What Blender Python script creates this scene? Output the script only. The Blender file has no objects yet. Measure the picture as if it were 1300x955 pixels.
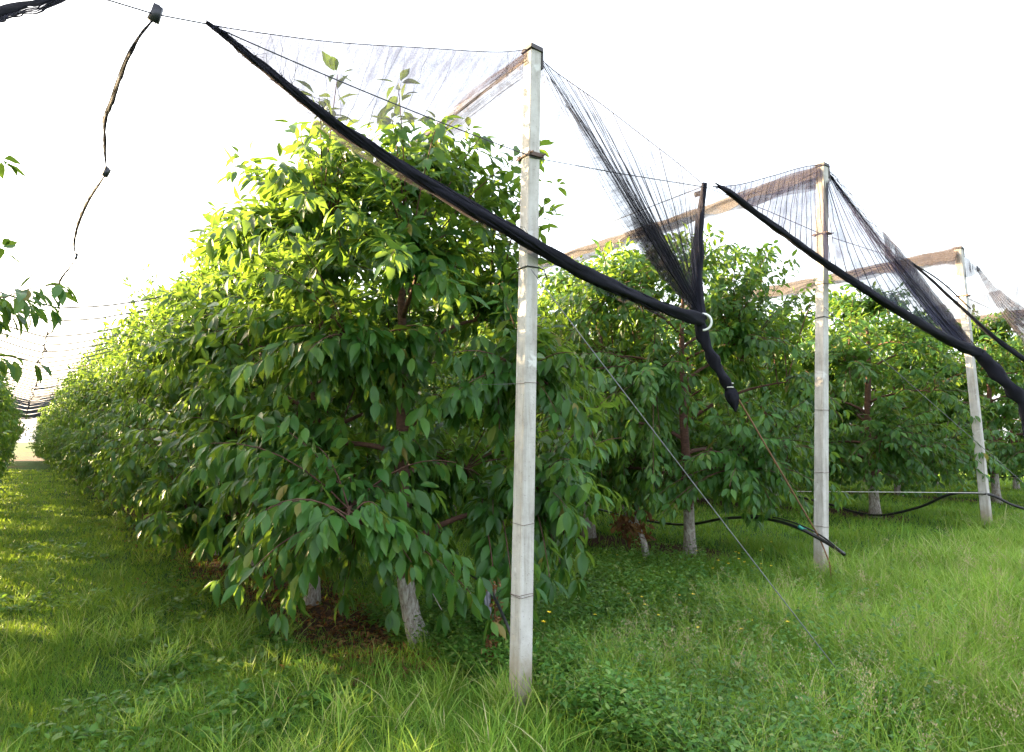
import bpy, math, random
import numpy as np
from mathutils import Vector, Matrix, Euler
random.seed(7)
rng = np.random.default_rng(7)
S = bpy.context.scene
COL = S.collection

# ------------------------------------------------------------------ camera
FPX = 940.0; CAMZ = 1.6; PITCH = math.atan(127.5/FPX)
cp, sp = math.cos(PITCH), math.sin(PITCH)
camd = bpy.data.cameras.new('camera'); cam = bpy.data.objects.new('camera', camd)
COL.objects.link(cam); S.camera = cam
cam.location = (0, 0, CAMZ); cam.rotation_euler = (math.pi/2+PITCH, 0, 0)
camd.sensor_width = 36; camd.lens = 36*FPX/1300; camd.shift_y = -45/1300
camd.clip_start = 0.05; camd.clip_end = 3000

def W(x, y, Y):
    """world point seen at photo pixel x,y lying Y metres ahead"""
    rx = x-650; up = -(y-432.5)
    v = (rx, FPX*cp-up*sp, FPX*sp+up*cp)
    s = Y/v[1]
    return Vector((v[0]*s, Y, v[2]*s+CAMZ))

# ------------------------------------------------------------------ terrain / rows
D = Vector((-0.550, 0.835)).normalized()       # along the rows
E = Vector((D.y, -D.x))                        # across the rows, to the right
P1 = Vector((0.05, 4.4))
def row(q, p): v = P1 + D*q + E*p; return v.x, v.y
def PQ(x, y):
    dx, dy = x-P1.x, y-P1.y
    return dx*D.x+dy*D.y, dx*E.x+dy*E.y
def sm(a, b, t):
    t = np.clip((t-a)/(b-a), 0, 1); return t*t*(3-2*t)
def ground(x, y):
    x = np.asarray(x, float); y = np.asarray(y, float)
    q, p = PQ(x, y)
    g = 0.30*sm(0.6, 4.0, p) + 0.13*sm(4.5, 9.5, p)
    g = g + 0.02*np.sin(x*1.3+0.5)*np.sin(y*1.1) + 0.012*np.sin(x*3.1)*np.sin(y*2.7+1)
    g = g + 0.06*np.exp(-(p**2)/0.35)*sm(0.3, 1.6, q)
    g = g + 0.13*np.exp(-((x-P1.x-.15)**2+(y-P1.y+.2)**2)/1.3)
    return g*np.exp(-np.maximum(np.hypot(x, y)-60, 0)/80)
def gz(x, y): return float(ground(x, y))

# ------------------------------------------------------------------ helpers
def tag(o, label=None, cat=None, group=None, kind=None):
    if label: o['label'] = label
    if cat: o['category'] = cat
    if group: o['group'] = group
    if kind: o['kind'] = kind
    return o
def empty(name, loc=(0, 0, 0), rz=0.0):
    o = bpy.data.objects.new(name, None); COL.objects.link(o)
    o.location = loc; o.rotation_euler = (0, 0, rz); o.empty_display_size = .1
    return o
def link(name, me, parent=None):
    o = bpy.data.objects.new(name, me); COL.objects.link(o)
    if parent is not None:
        o.parent = parent
    return o

class MB:
    def __init__(s): s.v = []; s.f = []; s.m = []; s.uv = []; s.n = 0
    def add(s, verts, faces, mi=0, uvs=None):
        verts = [tuple(v) for v in verts]
        s.v += verts; s.f += [tuple(i+s.n for i in f) for f in faces]; s.m += [mi]*len(faces)
        s.uv += (uvs if uvs is not None else [(0.0, 0.0)]*len(verts)); s.n += len(verts)
    def tube(s, pts, r, n=6, mi=0, cap=True, lump=0.0, lobes=3, twist=0.0, ph=0.0):
        pts = [Vector(p) for p in pts]
        if not hasattr(r, '__len__'): r = [r]*len(pts)
        V = []; F = []; U = []; L = 0
        t0 = (pts[1]-pts[0]).normalized()
        a = Vector((0, 0, 1)) if abs(t0.z) < .9 else Vector((1, 0, 0))
        nrm = t0.cross(a).normalized()
        for i, p in enumerate(pts):
            t = (pts[min(i+1, len(pts)-1)]-pts[max(i-1, 0)]).normalized()
            nrm = (nrm-t*nrm.dot(t)).normalized(); b = t.cross(nrm)
            if i: L += (p-pts[i-1]).length
            for k in range(n):
                th = 2*math.pi*k/n
                rr = r[i]*(1+lump*math.sin(lobes*th+twist*L+ph)+lump*.5*math.sin(5*th-twist*1.7*L)+lump*.5*math.sin(L*23+ph))
                V.append(p+nrm*math.cos(th)*rr+b*math.sin(th)*rr); U.append((k/n, L))
        for i in range(len(pts)-1):
            for k in range(n):
                F.append((i*n+k, i*n+(k+1) % n, (i+1)*n+(k+1) % n, (i+1)*n+k))
        if cap:
            F.append(tuple(reversed(range(n)))); F.append(tuple(range((len(pts)-1)*n, len(pts)*n)))
        s.add(V, F, mi, U)
    def box(s, c, hx, hy, hz, rot=None, mi=0, top=1.0):
        V = []
        for z in (-1, 1):
            for x, y in ((-1, -1), (1, -1), (1, 1), (-1, 1)):
                k = top if z > 0 else 1
                v = Vector((x*hx*k, y*hy*k, z*hz))
                if rot is not None: v = rot @ v
                V.append(Vector(c)+v)
        s.add(V, [(3, 2, 1, 0), (4, 5, 6, 7), (0, 1, 5, 4), (1, 2, 6, 5), (2, 3, 7, 6), (3, 0, 4, 7)], mi)
    def build(s, name, mats, parent=None, smooth=True, origin=None):
        me = bpy.data.meshes.new(name)
        o3 = Vector(origin) if origin is not None else Vector((0, 0, 0))
        me.from_pydata([tuple(Vector(v)-o3) for v in s.v], [], s.f)
        if not isinstance(mats, (list, tuple)): mats = [mats]
        for m in mats: me.materials.append(m)
        me.polygons.foreach_set('material_index', s.m)
        me.polygons.foreach_set('use_smooth', [smooth]*len(s.f))
        uvl = me.uv_layers.new(name='UVMap')
        uv = np.array(s.uv, np.float32)
        li = np.empty(len(me.loops), np.int32); me.loops.foreach_get('vertex_index', li)
        uvl.data.foreach_set('uv', uv[li].ravel())
        me.update()
        ob = link(name, me, parent)
        if origin is not None: ob.location = origin
        return ob

def spline(pts, n=8):
    """Catmull-Rom through points"""
    P = [Vector(p) for p in pts]
    P = [P[0]*2-P[1]]+P+[P[-1]*2-P[-2]]
    out = []
    for i in range(1, len(P)-2):
        a, b, c, d = P[i-1:i+3]
        for k in range(n):
            t = k/n
            out.append(0.5*((2*b)+(c-a)*t+(2*a-5*b+4*c-d)*t*t+(3*b-a-3*c+d)*t**3))
    out.append(P[-2].copy())
    return out
def sag(a, b, s, n=14):
    a, b = Vector(a), Vector(b)
    return [a.lerp(b, t)-Vector((0, 0, s*4*t*(1-t))) for t in [i/n for i in range(n+1)]]
def at(c, t):
    t = max(0, min(1, t))*(len(c)-1); i = min(int(t), len(c)-2)
    return c[i].lerp(c[i+1], t-i)
def lin(a, b, n): return [a+(b-a)*i/(n-1) for i in range(n)]
def prof(vals, n):
    x = np.linspace(0, 1, n); return list(np.interp(x, np.linspace(0, 1, len(vals)), vals))

def np_mesh(name, V, quads=None, tris=None, mats=(), smooth=True, parent=None, mi=None):
    me = bpy.data.meshes.new(name)
    nq = 0 if quads is None else len(quads); nt = 0 if tris is None else len(tris)
    me.vertices.add(len(V)); me.vertices.foreach_set('co', V.astype(np.float32).ravel())
    loops = []
    if nq: loops.append(quads.ravel())
    if nt: loops.append(tris.ravel())
    loops = np.concatenate(loops).astype(np.int32)
    me.loops.add(len(loops)); me.loops.foreach_set('vertex_index', loops)
    me.polygons.add(nq+nt)
    st = np.concatenate([np.arange(nq)*4, nq*4+np.arange(nt)*3]).astype(np.int32)
    tot = np.concatenate([np.full(nq, 4), np.full(nt, 3)]).astype(np.int32)
    me.polygons.foreach_set('loop_start', st); me.polygons.foreach_set('loop_total', tot)
    me.polygons.foreach_set('use_smooth', np.full(nq+nt, smooth))
    for m in mats: me.materials.append(m)
    me.update(calc_edges=True); me.validate()
    return link(name, me, parent)

def nrm(a): return a/np.maximum(np.linalg.norm(a, axis=1, keepdims=True), 1e-9)

# leaf: rows (t, halfwidth)
LEAF_ROWS = [(0.15, .27), (0.36, .49), (0.61, .45), (0.84, .17)]
def leaf_arrays(o, d, up, L, Wd, curl, fold=.35, wave=.0):
    """vectorised leaves. o,d,up (N,3); L,Wd,curl (N,)"""
    N = len(o)
    s = nrm(np.cross(d, up)); n = nrm(np.cross(s, d))
    rows = LEAF_ROWS; nv = 2+3*len(rows)
    V = np.empty((N, nv, 3))
    L1 = L[:, None]; W1 = Wd[:, None]; c1 = curl[:, None]
    V[:, 0] = o
    for i, (t, a) in enumerate(rows):
        c = o+d*L1*t-n*L1*c1*t*t
        w = wave*np.sin(t*9+L*700)[:, None]*W1
        V[:, 1+3*i] = c-s*W1*a+n*W1*a*fold+n*w
        V[:, 2+3*i] = c
        V[:, 3+3*i] = c+s*W1*a+n*W1*a*fold-n*w
    V[:, nv-1] = o+d*L1*.985-n*L1*c1*1.0
    tri = [(0, 2, 1), (0, 3, 2)]; quad = []
    for i in range(len(rows)-1):
        b = 1+3*i
        quad += [(b, b+1, b+4, b+3), (b+1, b+2, b+5, b+4)]
    b = 1+3*(len(rows)-1)
    tri += [(b, b+1, nv-1), (b+1, b+2, nv-1)]
    off = (np.arange(N)*nv)[:, None, None]
    Q = (np.array(quad)[None]+off).reshape(-1, 4); T = (np.array(tri)[None]+off).reshape(-1, 3)
    return V.reshape(-1, 3), Q, T
def merge(parts):
    V = []; Q = []; T = []; n = 0
    for v, q, t in parts:
        V.append(v); Q.append(q+n); T.append(t+n); n += len(v)
    return np.concatenate(V), np.concatenate(Q), np.concatenate(T)

# ------------------------------------------------------------------ materials
def mat(name):
    m = bpy.data.materials.new(name); m.use_nodes = True
    nt = m.node_tree; nt.nodes.clear()
    out = nt.nodes.new('ShaderNodeOutputMaterial')
    return m, nt, nt.nodes, nt.links, out
def ramp(N, pts):
    r = N.new('ShaderNodeValToRGB'); e = r.color_ramp.elements
    while len(e) < len(pts): e.new(.5)
    for el, (p, c) in zip(e, pts):
        el.position = p; el.color = (*c, 1) if len(c) == 3 else c
    return r
def noise(N, scale, detail=4, rough=.55, dist=0):
    n = N.new('ShaderNodeTexNoise'); n.inputs['Scale'].default_value = scale
    n.inputs['Detail'].default_value = detail; n.inputs['Roughness'].default_value = rough
    n.inputs['Distortion'].default_value = dist; return n

def leaf_mat(name, cols, trans, tmix=.42, rough=.38, spec=.5):
    m, nt, N, L, out = mat(name)
    g = N.new('ShaderNodeNewGeometry'); r = ramp(N, cols)
    L.new(g.outputs['Random Per Island'], r.inputs[0])
    tc = N.new('ShaderNodeTexCoord'); nz = noise(N, 1.3, 2)
    L.new(tc.outputs['Object'], nz.inputs['Vector'])
    hs = N.new('ShaderNodeHueSaturation'); L.new(r.outputs[0], hs.inputs['Color'])
    mr = N.new('ShaderNodeMapRange'); mr.inputs[1].default_value = .3; mr.inputs[2].default_value = .7
    mr.inputs[3].default_value = .78; mr.inputs[4].default_value = 1.25
    L.new(nz.outputs[0], mr.inputs[0]); L.new(mr.outputs[0], hs.inputs['Value'])
    p = N.new('ShaderNodeBsdfPrincipled'); L.new(hs.outputs[0], p.inputs['Base Color'])
    p.inputs['Roughness'].default_value = rough; p.inputs['Specular IOR Level'].default_value = spec
    t = N.new('ShaderNodeBsdfTranslucent'); 
    mx = N.new('ShaderNodeMixRGB'); mx.blend_type = 'MULTIPLY'; mx.inputs[0].default_value = .5
    mx.inputs[1].default_value = (*trans, 1); 
    r2 = ramp(N, [(0, (.55, .75, .5)), (.6, (1, 1, 1)), (1, (1.0, .95, .6))]); L.new(g.outputs['Random Per Island'], r2.inputs[0])
    L.new(r2.outputs[0], mx.inputs[2]); L.new(mx.outputs[0], t.inputs['Color'])
    ms = N.new('ShaderNodeMixShader'); ms.inputs[0].default_value = tmix
    L.new(p.outputs[0], ms.inputs[1]); L.new(t.outputs[0], ms.inputs[2]); L.new(ms.outputs[0], out.inputs[0])
    return m
M_LEAF = leaf_mat('cherry_leaf', [(0, (.016, .062, .011)), (.35, (.026, .096, .016)), (.75, (.048, .145, .024)), (.975, (.09, .19, .03)), (1, (.20, .14, .03))],
                  (.23, .35, .04), .40, .42, .38)
M_GRASS = leaf_mat('grass_blade', [(0, (.065, .18, .018)), (.45, (.10, .24, .026)), (.85, (.15, .29, .036)), (.955, (.19, .23, .055)), (1, (.38, .33, .14))],
                   (.26, .36, .03), .42, .5, .3)
M_TALL = leaf_mat('rank_grass_blade', [(0, (.12, .26, .03)), (.5, (.20, .36, .045)), (.80, (.30, .42, .08)), (.92, (.38, .38, .16)), (1, (.50, .43, .25))],
                  (.36, .48, .07), .42, .5, .3)
M_WEED = leaf_mat('weed_leaf', [(0, (.035, .11, .02)), (.5, (.065, .17, .03)), (.85, (.12, .24, .045)), (1, (.22, .27, .09))], (.24, .40, .04), .38, .45, .35)
M_DRY = leaf_mat('dry_leaf', [(0, (.07, .035, .02)), (.6, (.13, .065, .032)), (1, (.28, .17, .08))], (.4, .16, .04), .3, .7, .2)
M_STRAW = leaf_mat('seed_head', [(0, (.30, .26, .13)), (1, (.42, .36, .24))], (.4, .33, .15), .3, .8, .1)
def simple(name, col, rough=.6, metal=0, spec=.5, trans=0, var=.25, scale=30, bump=0.0):
    m, nt, N, L, out = mat(name)
    p = N.new('ShaderNodeBsdfPrincipled'); tc = N.new('ShaderNodeTexCoord'); nz = noise(N, scale, 4)
    L.new(tc.outputs['Object'], nz.inputs['Vector'])
    a = tuple(c*(1-var) for c in col); b = tuple(min(1, c*(1+var)) for c in col)
    r = ramp(N, [(.3, a), (.7, b)]); L.new(nz.outputs[0], r.inputs[0]); L.new(r.outputs[0], p.inputs['Base Color'])
    p.inputs['Roughness'].default_value = rough; p.inputs['Metallic'].default_value = metal
    p.inputs['Specular IOR Level'].default_value = spec
    if bump:
        bp = N.new('ShaderNodeBump'); bp.inputs['Strength'].default_value = bump; bp.inputs['Distance'].default_value = .01
        L.new(nz.outputs[0], bp.inputs['Height']); L.new(bp.outputs[0], p.inputs['Normal'])
    L.new(p.outputs[0], out.inputs[0]); return m
M_WIRE = simple('galvanised_wire', (.16, .16, .17), .5, .6)
M_CABLE = simple('dark_cable', (.035, .037, .05), .5)
M_HOSE = simple('black_hose', (.012, .012, .014), .35)
M_ROPE = simple('brown_rope', (.20, .10, .05), .9, var=.4, scale=120)
M_WHITE = simple('white_plastic', (.75, .75, .72), .4, var=.08)
M_STRING = simple('white_string', (.55, .53, .48), .9)
M_TEAL = simple('green_tie', (.02, .22, .17), .5)
M_CLIP = simple('black_clip', (.015, .016, .025), .45)
M_YEL = simple('yellow_petal', (.75, .55, .02), .6)
M_RUST = simple('rusty_wire', (.10, .06, .045), .7)
M_CAP = simple('rubber_cap', (.05, .042, .045), .7, bump=.4)
M_WOOD = simple('grey_wood', (.22, .18, .14), .9, var=.4, bump=.5)
M_STONE = simple('pale_stone', (.42, .40, .36), .9, bump=.6, scale=20)

def concrete():
    m, nt, N, L, out = mat('weathered_concrete')
    p = N.new('ShaderNodeBsdfPrincipled'); tc = N.new('ShaderNodeTexCoord')
    n1 = noise(N, 7, 6, .65); n2 = noise(N, 90, 3, .6); n3 = noise(N, 3.2, 3, .5, .6)
    mp = N.new('ShaderNodeMapping'); mp.inputs['Scale'].default_value = (9, 9, .7)
    for n in (n1, n2): L.new(tc.outputs['Object'], n.inputs['Vector'])
    L.new(tc.outputs['Object'], mp.inputs[0]); L.new(mp.outputs[0], n3.inputs['Vector'])
    r1 = ramp(N, [(.25, (.34, .315, .295)), (.5, (.47, .445, .42)), (.75, (.55, .53, .51))]); L.new(n1.outputs[0], r1.inputs[0])
    r3 = ramp(N, [(.3, (.62, .6, .55)), (.55, (1, 1, 1))]); L.new(n3.outputs[0], r3.inputs[0])
    mx = N.new('ShaderNodeMixRGB'); mx.blend_type = 'MULTIPLY'; mx.inputs[0].default_value = .7
    L.new(r1.outputs[0], mx.inputs[1]); L.new(r3.outputs[0], mx.inputs[2])
    # pits
    vo = N.new('ShaderNodeTexVoronoi'); vo.inputs['Scale'].default_value = 38; L.new(tc.outputs['Object'], vo.inputs['Vector'])
    rp = ramp(N, [(.0, (.42, .40, .38)), (.10, (.5, .48, .46)), (.17, (1, 1, 1))]); L.new(vo.outputs['Distance'], rp.inputs[0])
    mx2 = N.new('ShaderNodeMixRGB'); mx2.blend_type = 'MULTIPLY'; mx2.inputs[0].default_value = .55
    L.new(mx.outputs[0], mx2.inputs[1]); L.new(rp.outputs[0], mx2.inputs[2])
    # pale lime splashes
    n4 = noise(N, 4.5, 4, .6, .8); L.new(tc.outputs['Object'], n4.inputs['Vector'])
    r4 = ramp(N, [(.60, (0, 0, 0)), (.66, (1, 1, 1))]); L.new(n4.outputs[0], r4.inputs[0])
    mx3 = N.new('ShaderNodeMixRGB'); mx3.inputs[2].default_value = (.58, .57, .55, 1)
    L.new(r4.outputs[0], mx3.inputs[0]); L.new(mx2.outputs[0], mx3.inputs[1])
    sx = N.new('ShaderNodeSeparateXYZ'); L.new(tc.outputs['Object'], sx.inputs[0])
    fa = N.new('ShaderNodeMath'); fa.operation = 'MULTIPLY_ADD'; fa.inputs[1].default_value = -.42; L.new(n1.outputs[0], fa.inputs[0]); L.new(sx.outputs[2], fa.inputs[2])
    fr = ramp(N, [(.0, (1, 1, 1)), (.12, (0, 0, 0))]); L.new(fa.outputs[0], fr.inputs[0])
    mx4 = N.new('ShaderNodeMixRGB'); mx4.inputs[2].default_value = (.30, .26, .20, 1); L.new(fr.outputs[0], mx4.inputs[0]); L.new(mx3.outputs[0], mx4.inputs[1])
    L.new(mx4.outputs[0], p.inputs['Base Color'])
    p.inputs['Roughness'].default_value = .9; p.inputs['Specular IOR Level'].default_value = .25
    ad = N.new('ShaderNodeMath'); ad.operation = 'ADD'; L.new(n2.outputs[0], ad.inputs[0]); L.new(n1.outputs[0], ad.inputs[1])
    b = N.new('ShaderNodeBump'); b.inputs['Strength'].default_value = .5; b.inputs['Distance'].default_value = .006
    L.new(ad.outputs[0], b.inputs['Height']); L.new(b.outputs[0], p.inputs['Normal'])
    L.new(p.outputs[0], out.inputs[0]); return m
M_CONC = concrete()

def bark():
    m, nt, N, L, out = mat('cherry_bark_with_limewash')
    p = N.new('ShaderNodeBsdfPrincipled'); tc = N.new('ShaderNodeTexCoord')
    mp = N.new('ShaderNodeMapping'); mp.inputs['Scale'].default_value = (1, 1, 2.5)
    L.new(tc.outputs['Object'], mp.inputs[0])
    n1 = noise(N, 22, 5, .7); L.new(mp.outputs[0], n1.inputs['Vector'])
    r1 = ramp(N, [(.3, (.045, .022, .016)), (.6, (.12, .055, .038)), (.8, (.19, .10, .07))]); L.new(n1.outputs[0], r1.inputs[0])
    # lime wash over the lower trunk, cracked
    sx = N.new('ShaderNodeSeparateXYZ'); L.new(tc.outputs['Object'], sx.inputs[0])
    n2 = noise(N, 9, 5, .75); L.new(tc.outputs['Object'], n2.inputs['Vector'])
    m1 = N.new('ShaderNodeMath'); m1.operation = 'MULTIPLY_ADD'; m1.inputs[1].default_value = 1.0; m1.inputs[2].default_value = -.5
    L.new(n2.outputs[0], m1.inputs[0])
    m2 = N.new('ShaderNodeMath'); m2.operation = 'ADD'; L.new(sx.outputs[2], m2.inputs[0]); L.new(m1.outputs[0], m2.inputs[1])
    r2 = ramp(N, [(.50, (1, 1, 1)), (.58, (0, 0, 0))]); L.new(m2.outputs[0], r2.inputs[0])
    mp3 = N.new('ShaderNodeMapping'); mp3.inputs['Scale'].default_value = (1, 1, .35); L.new(tc.outputs['Object'], mp3.inputs[0])
    n3 = noise(N, 42, 6, .7, .8); L.new(mp3.outputs[0], n3.inputs['Vector'])
    r3 = ramp(N, [(.32, (.1, .1, .1)), (.60, (.9, .9, .9))]); L.new(n3.outputs[0], r3.inputs[0])
    mm = N.new('ShaderNodeMath'); mm.operation = 'MULTIPLY'; L.new(r2.outputs[0], mm.inputs[0]); L.new(r3.outputs[0], mm.inputs[1])
    mx = N.new('ShaderNodeMixRGB'); mx.inputs[2].default_value = (.48, .46, .43, 1)
    L.new(mm.outputs[0], mx.inputs[0]); L.new(r1.outputs[0], mx.inputs[1])
    L.new(mx.outputs[0], p.inputs['Base Color']); p.inputs['Roughness'].default_value = .85
    b = N.new('ShaderNodeBump'); b.inputs['Strength'].default_value = .7; b.inputs['Distance'].default_value = .01
    L.new(n1.outputs[0], b.inputs['Height']); L.new(b.outputs[0], p.inputs['Normal'])
    L.new(p.outputs[0], out.inputs[0]); return m
M_BARK = bark()

def net_mat(name, alpha_lo, alpha_hi, col=(.035, .035, .055), su=60, sv=3, tr=.35):
    """black knotted hail net: threads with gaps between them"""
    m, nt, N, L, out = mat(name)
    uv = N.new('ShaderNodeUVMap'); mp = N.new('ShaderNodeMapping')
    mp.inputs['Scale'].default_value = (su, sv, 1); L.new(uv.outputs[0], mp.inputs[0])
    n1 = noise(N, 1.0, 5, .75); L.new(mp.outputs[0], n1.inputs['Vector'])
    tc = N.new('ShaderNodeTexCoord'); n2 = noise(N, 2.2, 3, .6, .5); L.new(tc.outputs['Object'], n2.inputs['Vector'])
    n3 = noise(N, 130, 2, .6); L.new(tc.outputs['Object'], n3.inputs['Vector'])
    a1 = N.new('ShaderNodeMath'); a1.operation = 'MULTIPLY_ADD'; a1.inputs[1].default_value = .55
    L.new(n2.outputs[0], a1.inputs[0]); L.new(n1.outputs[0], a1.inputs[2])
    a2 = N.new('ShaderNodeMath'); a2.operation = 'MULTIPLY_ADD'; a2.inputs[1].default_value = .5
    L.new(n3.outputs[0], a2.inputs[0]); L.new(a1.outputs[0], a2.inputs[2])
    mr = N.new('ShaderNodeMapRange'); mr.inputs[1].default_value = .82; mr.inputs[2].default_value = 1.22
    mr.inputs[3].default_value = alpha_lo; mr.inputs[4].default_value = alpha_hi
    L.new(a2.outputs[0], mr.inputs[0])
    p = N.new('ShaderNodeBsdfPrincipled'); p.inputs['Base Color'].default_value = (*col, 1); p.inputs['Roughness'].default_value = .85
    p.inputs['Specular IOR Level'].default_value = .3
    bp = N.new('ShaderNodeBump'); bp.inputs['Strength'].default_value = .8; bp.inputs['Distance'].default_value = .012
    L.new(a2.outputs[0], bp.inputs['Height']); L.new(bp.outputs[0], p.inputs['Normal'])
    t = N.new('ShaderNodeBsdfTranslucent'); t.inputs[0].default_value = (col[0]*2.2, col[1]*1.9, col[2]*1.4, 1)
    ms = N.new('ShaderNodeMixShader'); ms.inputs[0].default_value = tr
    L.new(p.outputs[0], ms.inputs[1]); L.new(t.outputs[0], ms.inputs[2])
    tp = N.new('ShaderNodeBsdfTransparent'); m2 = N.new('ShaderNodeMixShader')
    L.new(mr.outputs[0], m2.inputs[0]); L.new(tp.outputs[0], m2.inputs[1]); L.new(ms.outputs[0], m2.inputs[2])
    L.new(m2.outputs[0], out.inputs[0]); return m
M_NET_THIN = net_mat('net_single_layer', .25, .72, su=34)
M_NET_PALE = net_mat('net_stretched', .45, .80, col=(.03, .03, .07), su=26, sv=3, tr=.15)
M_NET_RIDGE_THIN_SUNLIT = net_mat('net_doubled_thin_sunlit_tone', .12, .50, col=(.14, .115, .12), su=12, sv=3, tr=.4)  # paler than the black net: sunlight on the threads put into the colour
M_NET_DENSE = net_mat('net_many_folds', .50, .95, col=(.035, .032, .05), su=45)
M_NET_MID = net_mat('net_folded', .16, .62, col=(.045, .043, .065), su=45)
M_NET_RIDGE_SUNLIT = net_mat('net_doubled_sunlit_tone', .38, .74, col=(.15, .132, .13), su=8, sv=3.5, tr=.4)  # sunlit look of the dark net painted in as a pale brown colour
M_NET_ROLL = net_mat('net_rolled', .93, 1.0, col=(.016, .016, .028), su=10, sv=16)
M_NET_CANOPY = net_mat('net_canopy', .0, .05, col=(.08, .07, .08), su=30, sv=1)

def ground_mat():
    m, nt, N, L, out = mat('orchard_ground')
    p = N.new('ShaderNodeBsdfPrincipled'); tc = N.new('ShaderNodeTexCoord')
    n1 = noise(N, .8, 6, .65); n2 = noise(N, 25, 5, .7)
    for n in (n1, n2): L.new(tc.outputs['Object'], n.inputs['Vector'])
    soil = ramp(N, [(.3, (.035, .02, .013)), (.7, (.11, .062, .04))]); L.new(n2.outputs[0], soil.inputs[0])
    gr = ramp(N, [(.3, (.018, .05, .008)), (.55, (.035, .085, .014)), (.75, (.06, .10, .02))]); L.new(n2.outputs[0], gr.inputs[0])
    at_ = N.new('ShaderNodeAttribute'); at_.attribute_name = 'soil'
    ad = N.new('ShaderNodeMath'); ad.operation = 'ADD'; L.new(at_.outputs['Fac'], ad.inputs[0])
    s2 = N.new('ShaderNodeMath'); s2.operation = 'MULTIPLY_ADD'; s2.inputs[1].default_value = .5; s2.inputs[2].default_value = -.25
    L.new(n1.outputs[0], s2.inputs[0]); L.new(s2.outputs[0], ad.inputs[1])
    rr = ramp(N, [(.4, (0, 0, 0)), (.6, (1, 1, 1))]); L.new(ad.outputs[0], rr.inputs[0])
    mx = N.new('ShaderNodeMixRGB'); L.new(rr.outputs[0], mx.inputs[0]); L.new(gr.outputs[0], mx.inputs[1]); L.new(soil.outputs[0], mx.inputs[2])
    L.new(mx.outputs[0], p.inputs['Base Color']); p.inputs['Roughness'].default_value = .95; p.inputs['Specular IOR Level'].default_value = .15
    b = N.new('ShaderNodeBump'); b.inputs['Strength'].default_value = .9; b.inputs['Distance'].default_value = .03
    L.new(n2.outputs[0], b.inputs['Height']); L.new(b.outputs[0], p.inputs['Normal'])
    L.new(p.outputs[0], out.inputs[0]); return m

# ------------------------------------------------------------------ ground
def soil_amount(x, y):
    q, p = PQ(x, y)
    a = np.zeros_like(q)
    for pc, q0, wd in ((0.0, 1.3, .62), (4.15, 2.0, .5), (8.8, 2.5, .5), (13.2, 2.6, .5), (-4.0, -2., .5)):
        off = .08*np.sin(q*2.3+pc)
        a = np.maximum(a, np.exp(-((p-pc+off)/wd)**2)*sm(q0-.5, q0+.5, q))
    return a
def axis(lo, hi, n, far):
    near = np.linspace(lo, hi, n)
    g = [hi]; st = (hi-lo)/n
    while g[-1] < far: st *= 1.25; g.append(g[-1]+st)
    h = [lo]; st = (hi-lo)/n
    while h[-1] > -far: st *= 1.25; h.append(h[-1]-st)
    return np.concatenate([np.array(h[1:][::-1]), near, np.array(g[1:])])
gx = axis(-22, 16, 260, 900); gy = axis(-2, 36, 260, 900)
X, Y = np.meshgrid(gx, gy)
Vg = np.stack([X.ravel(), Y.ravel(), ground(X, Y).ravel()], 1)
nx = len(gx); ii, jj = np.meshgrid(np.arange(nx-1), np.arange(len(gy)-1)); b0 = (jj*nx+ii).ravel()
go = np_mesh('ground', Vg, quads=np.stack([b0, b0+1, b0+nx+1, b0+nx], 1), mats=[ground_mat()])
sa = go.data.attributes.new('soil', 'FLOAT', 'POINT'); sa.data.foreach_set('value', soil_amount(Vg[:, 0], Vg[:, 1]).astype(np.float32))
tag(go, kind='structure')

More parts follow.
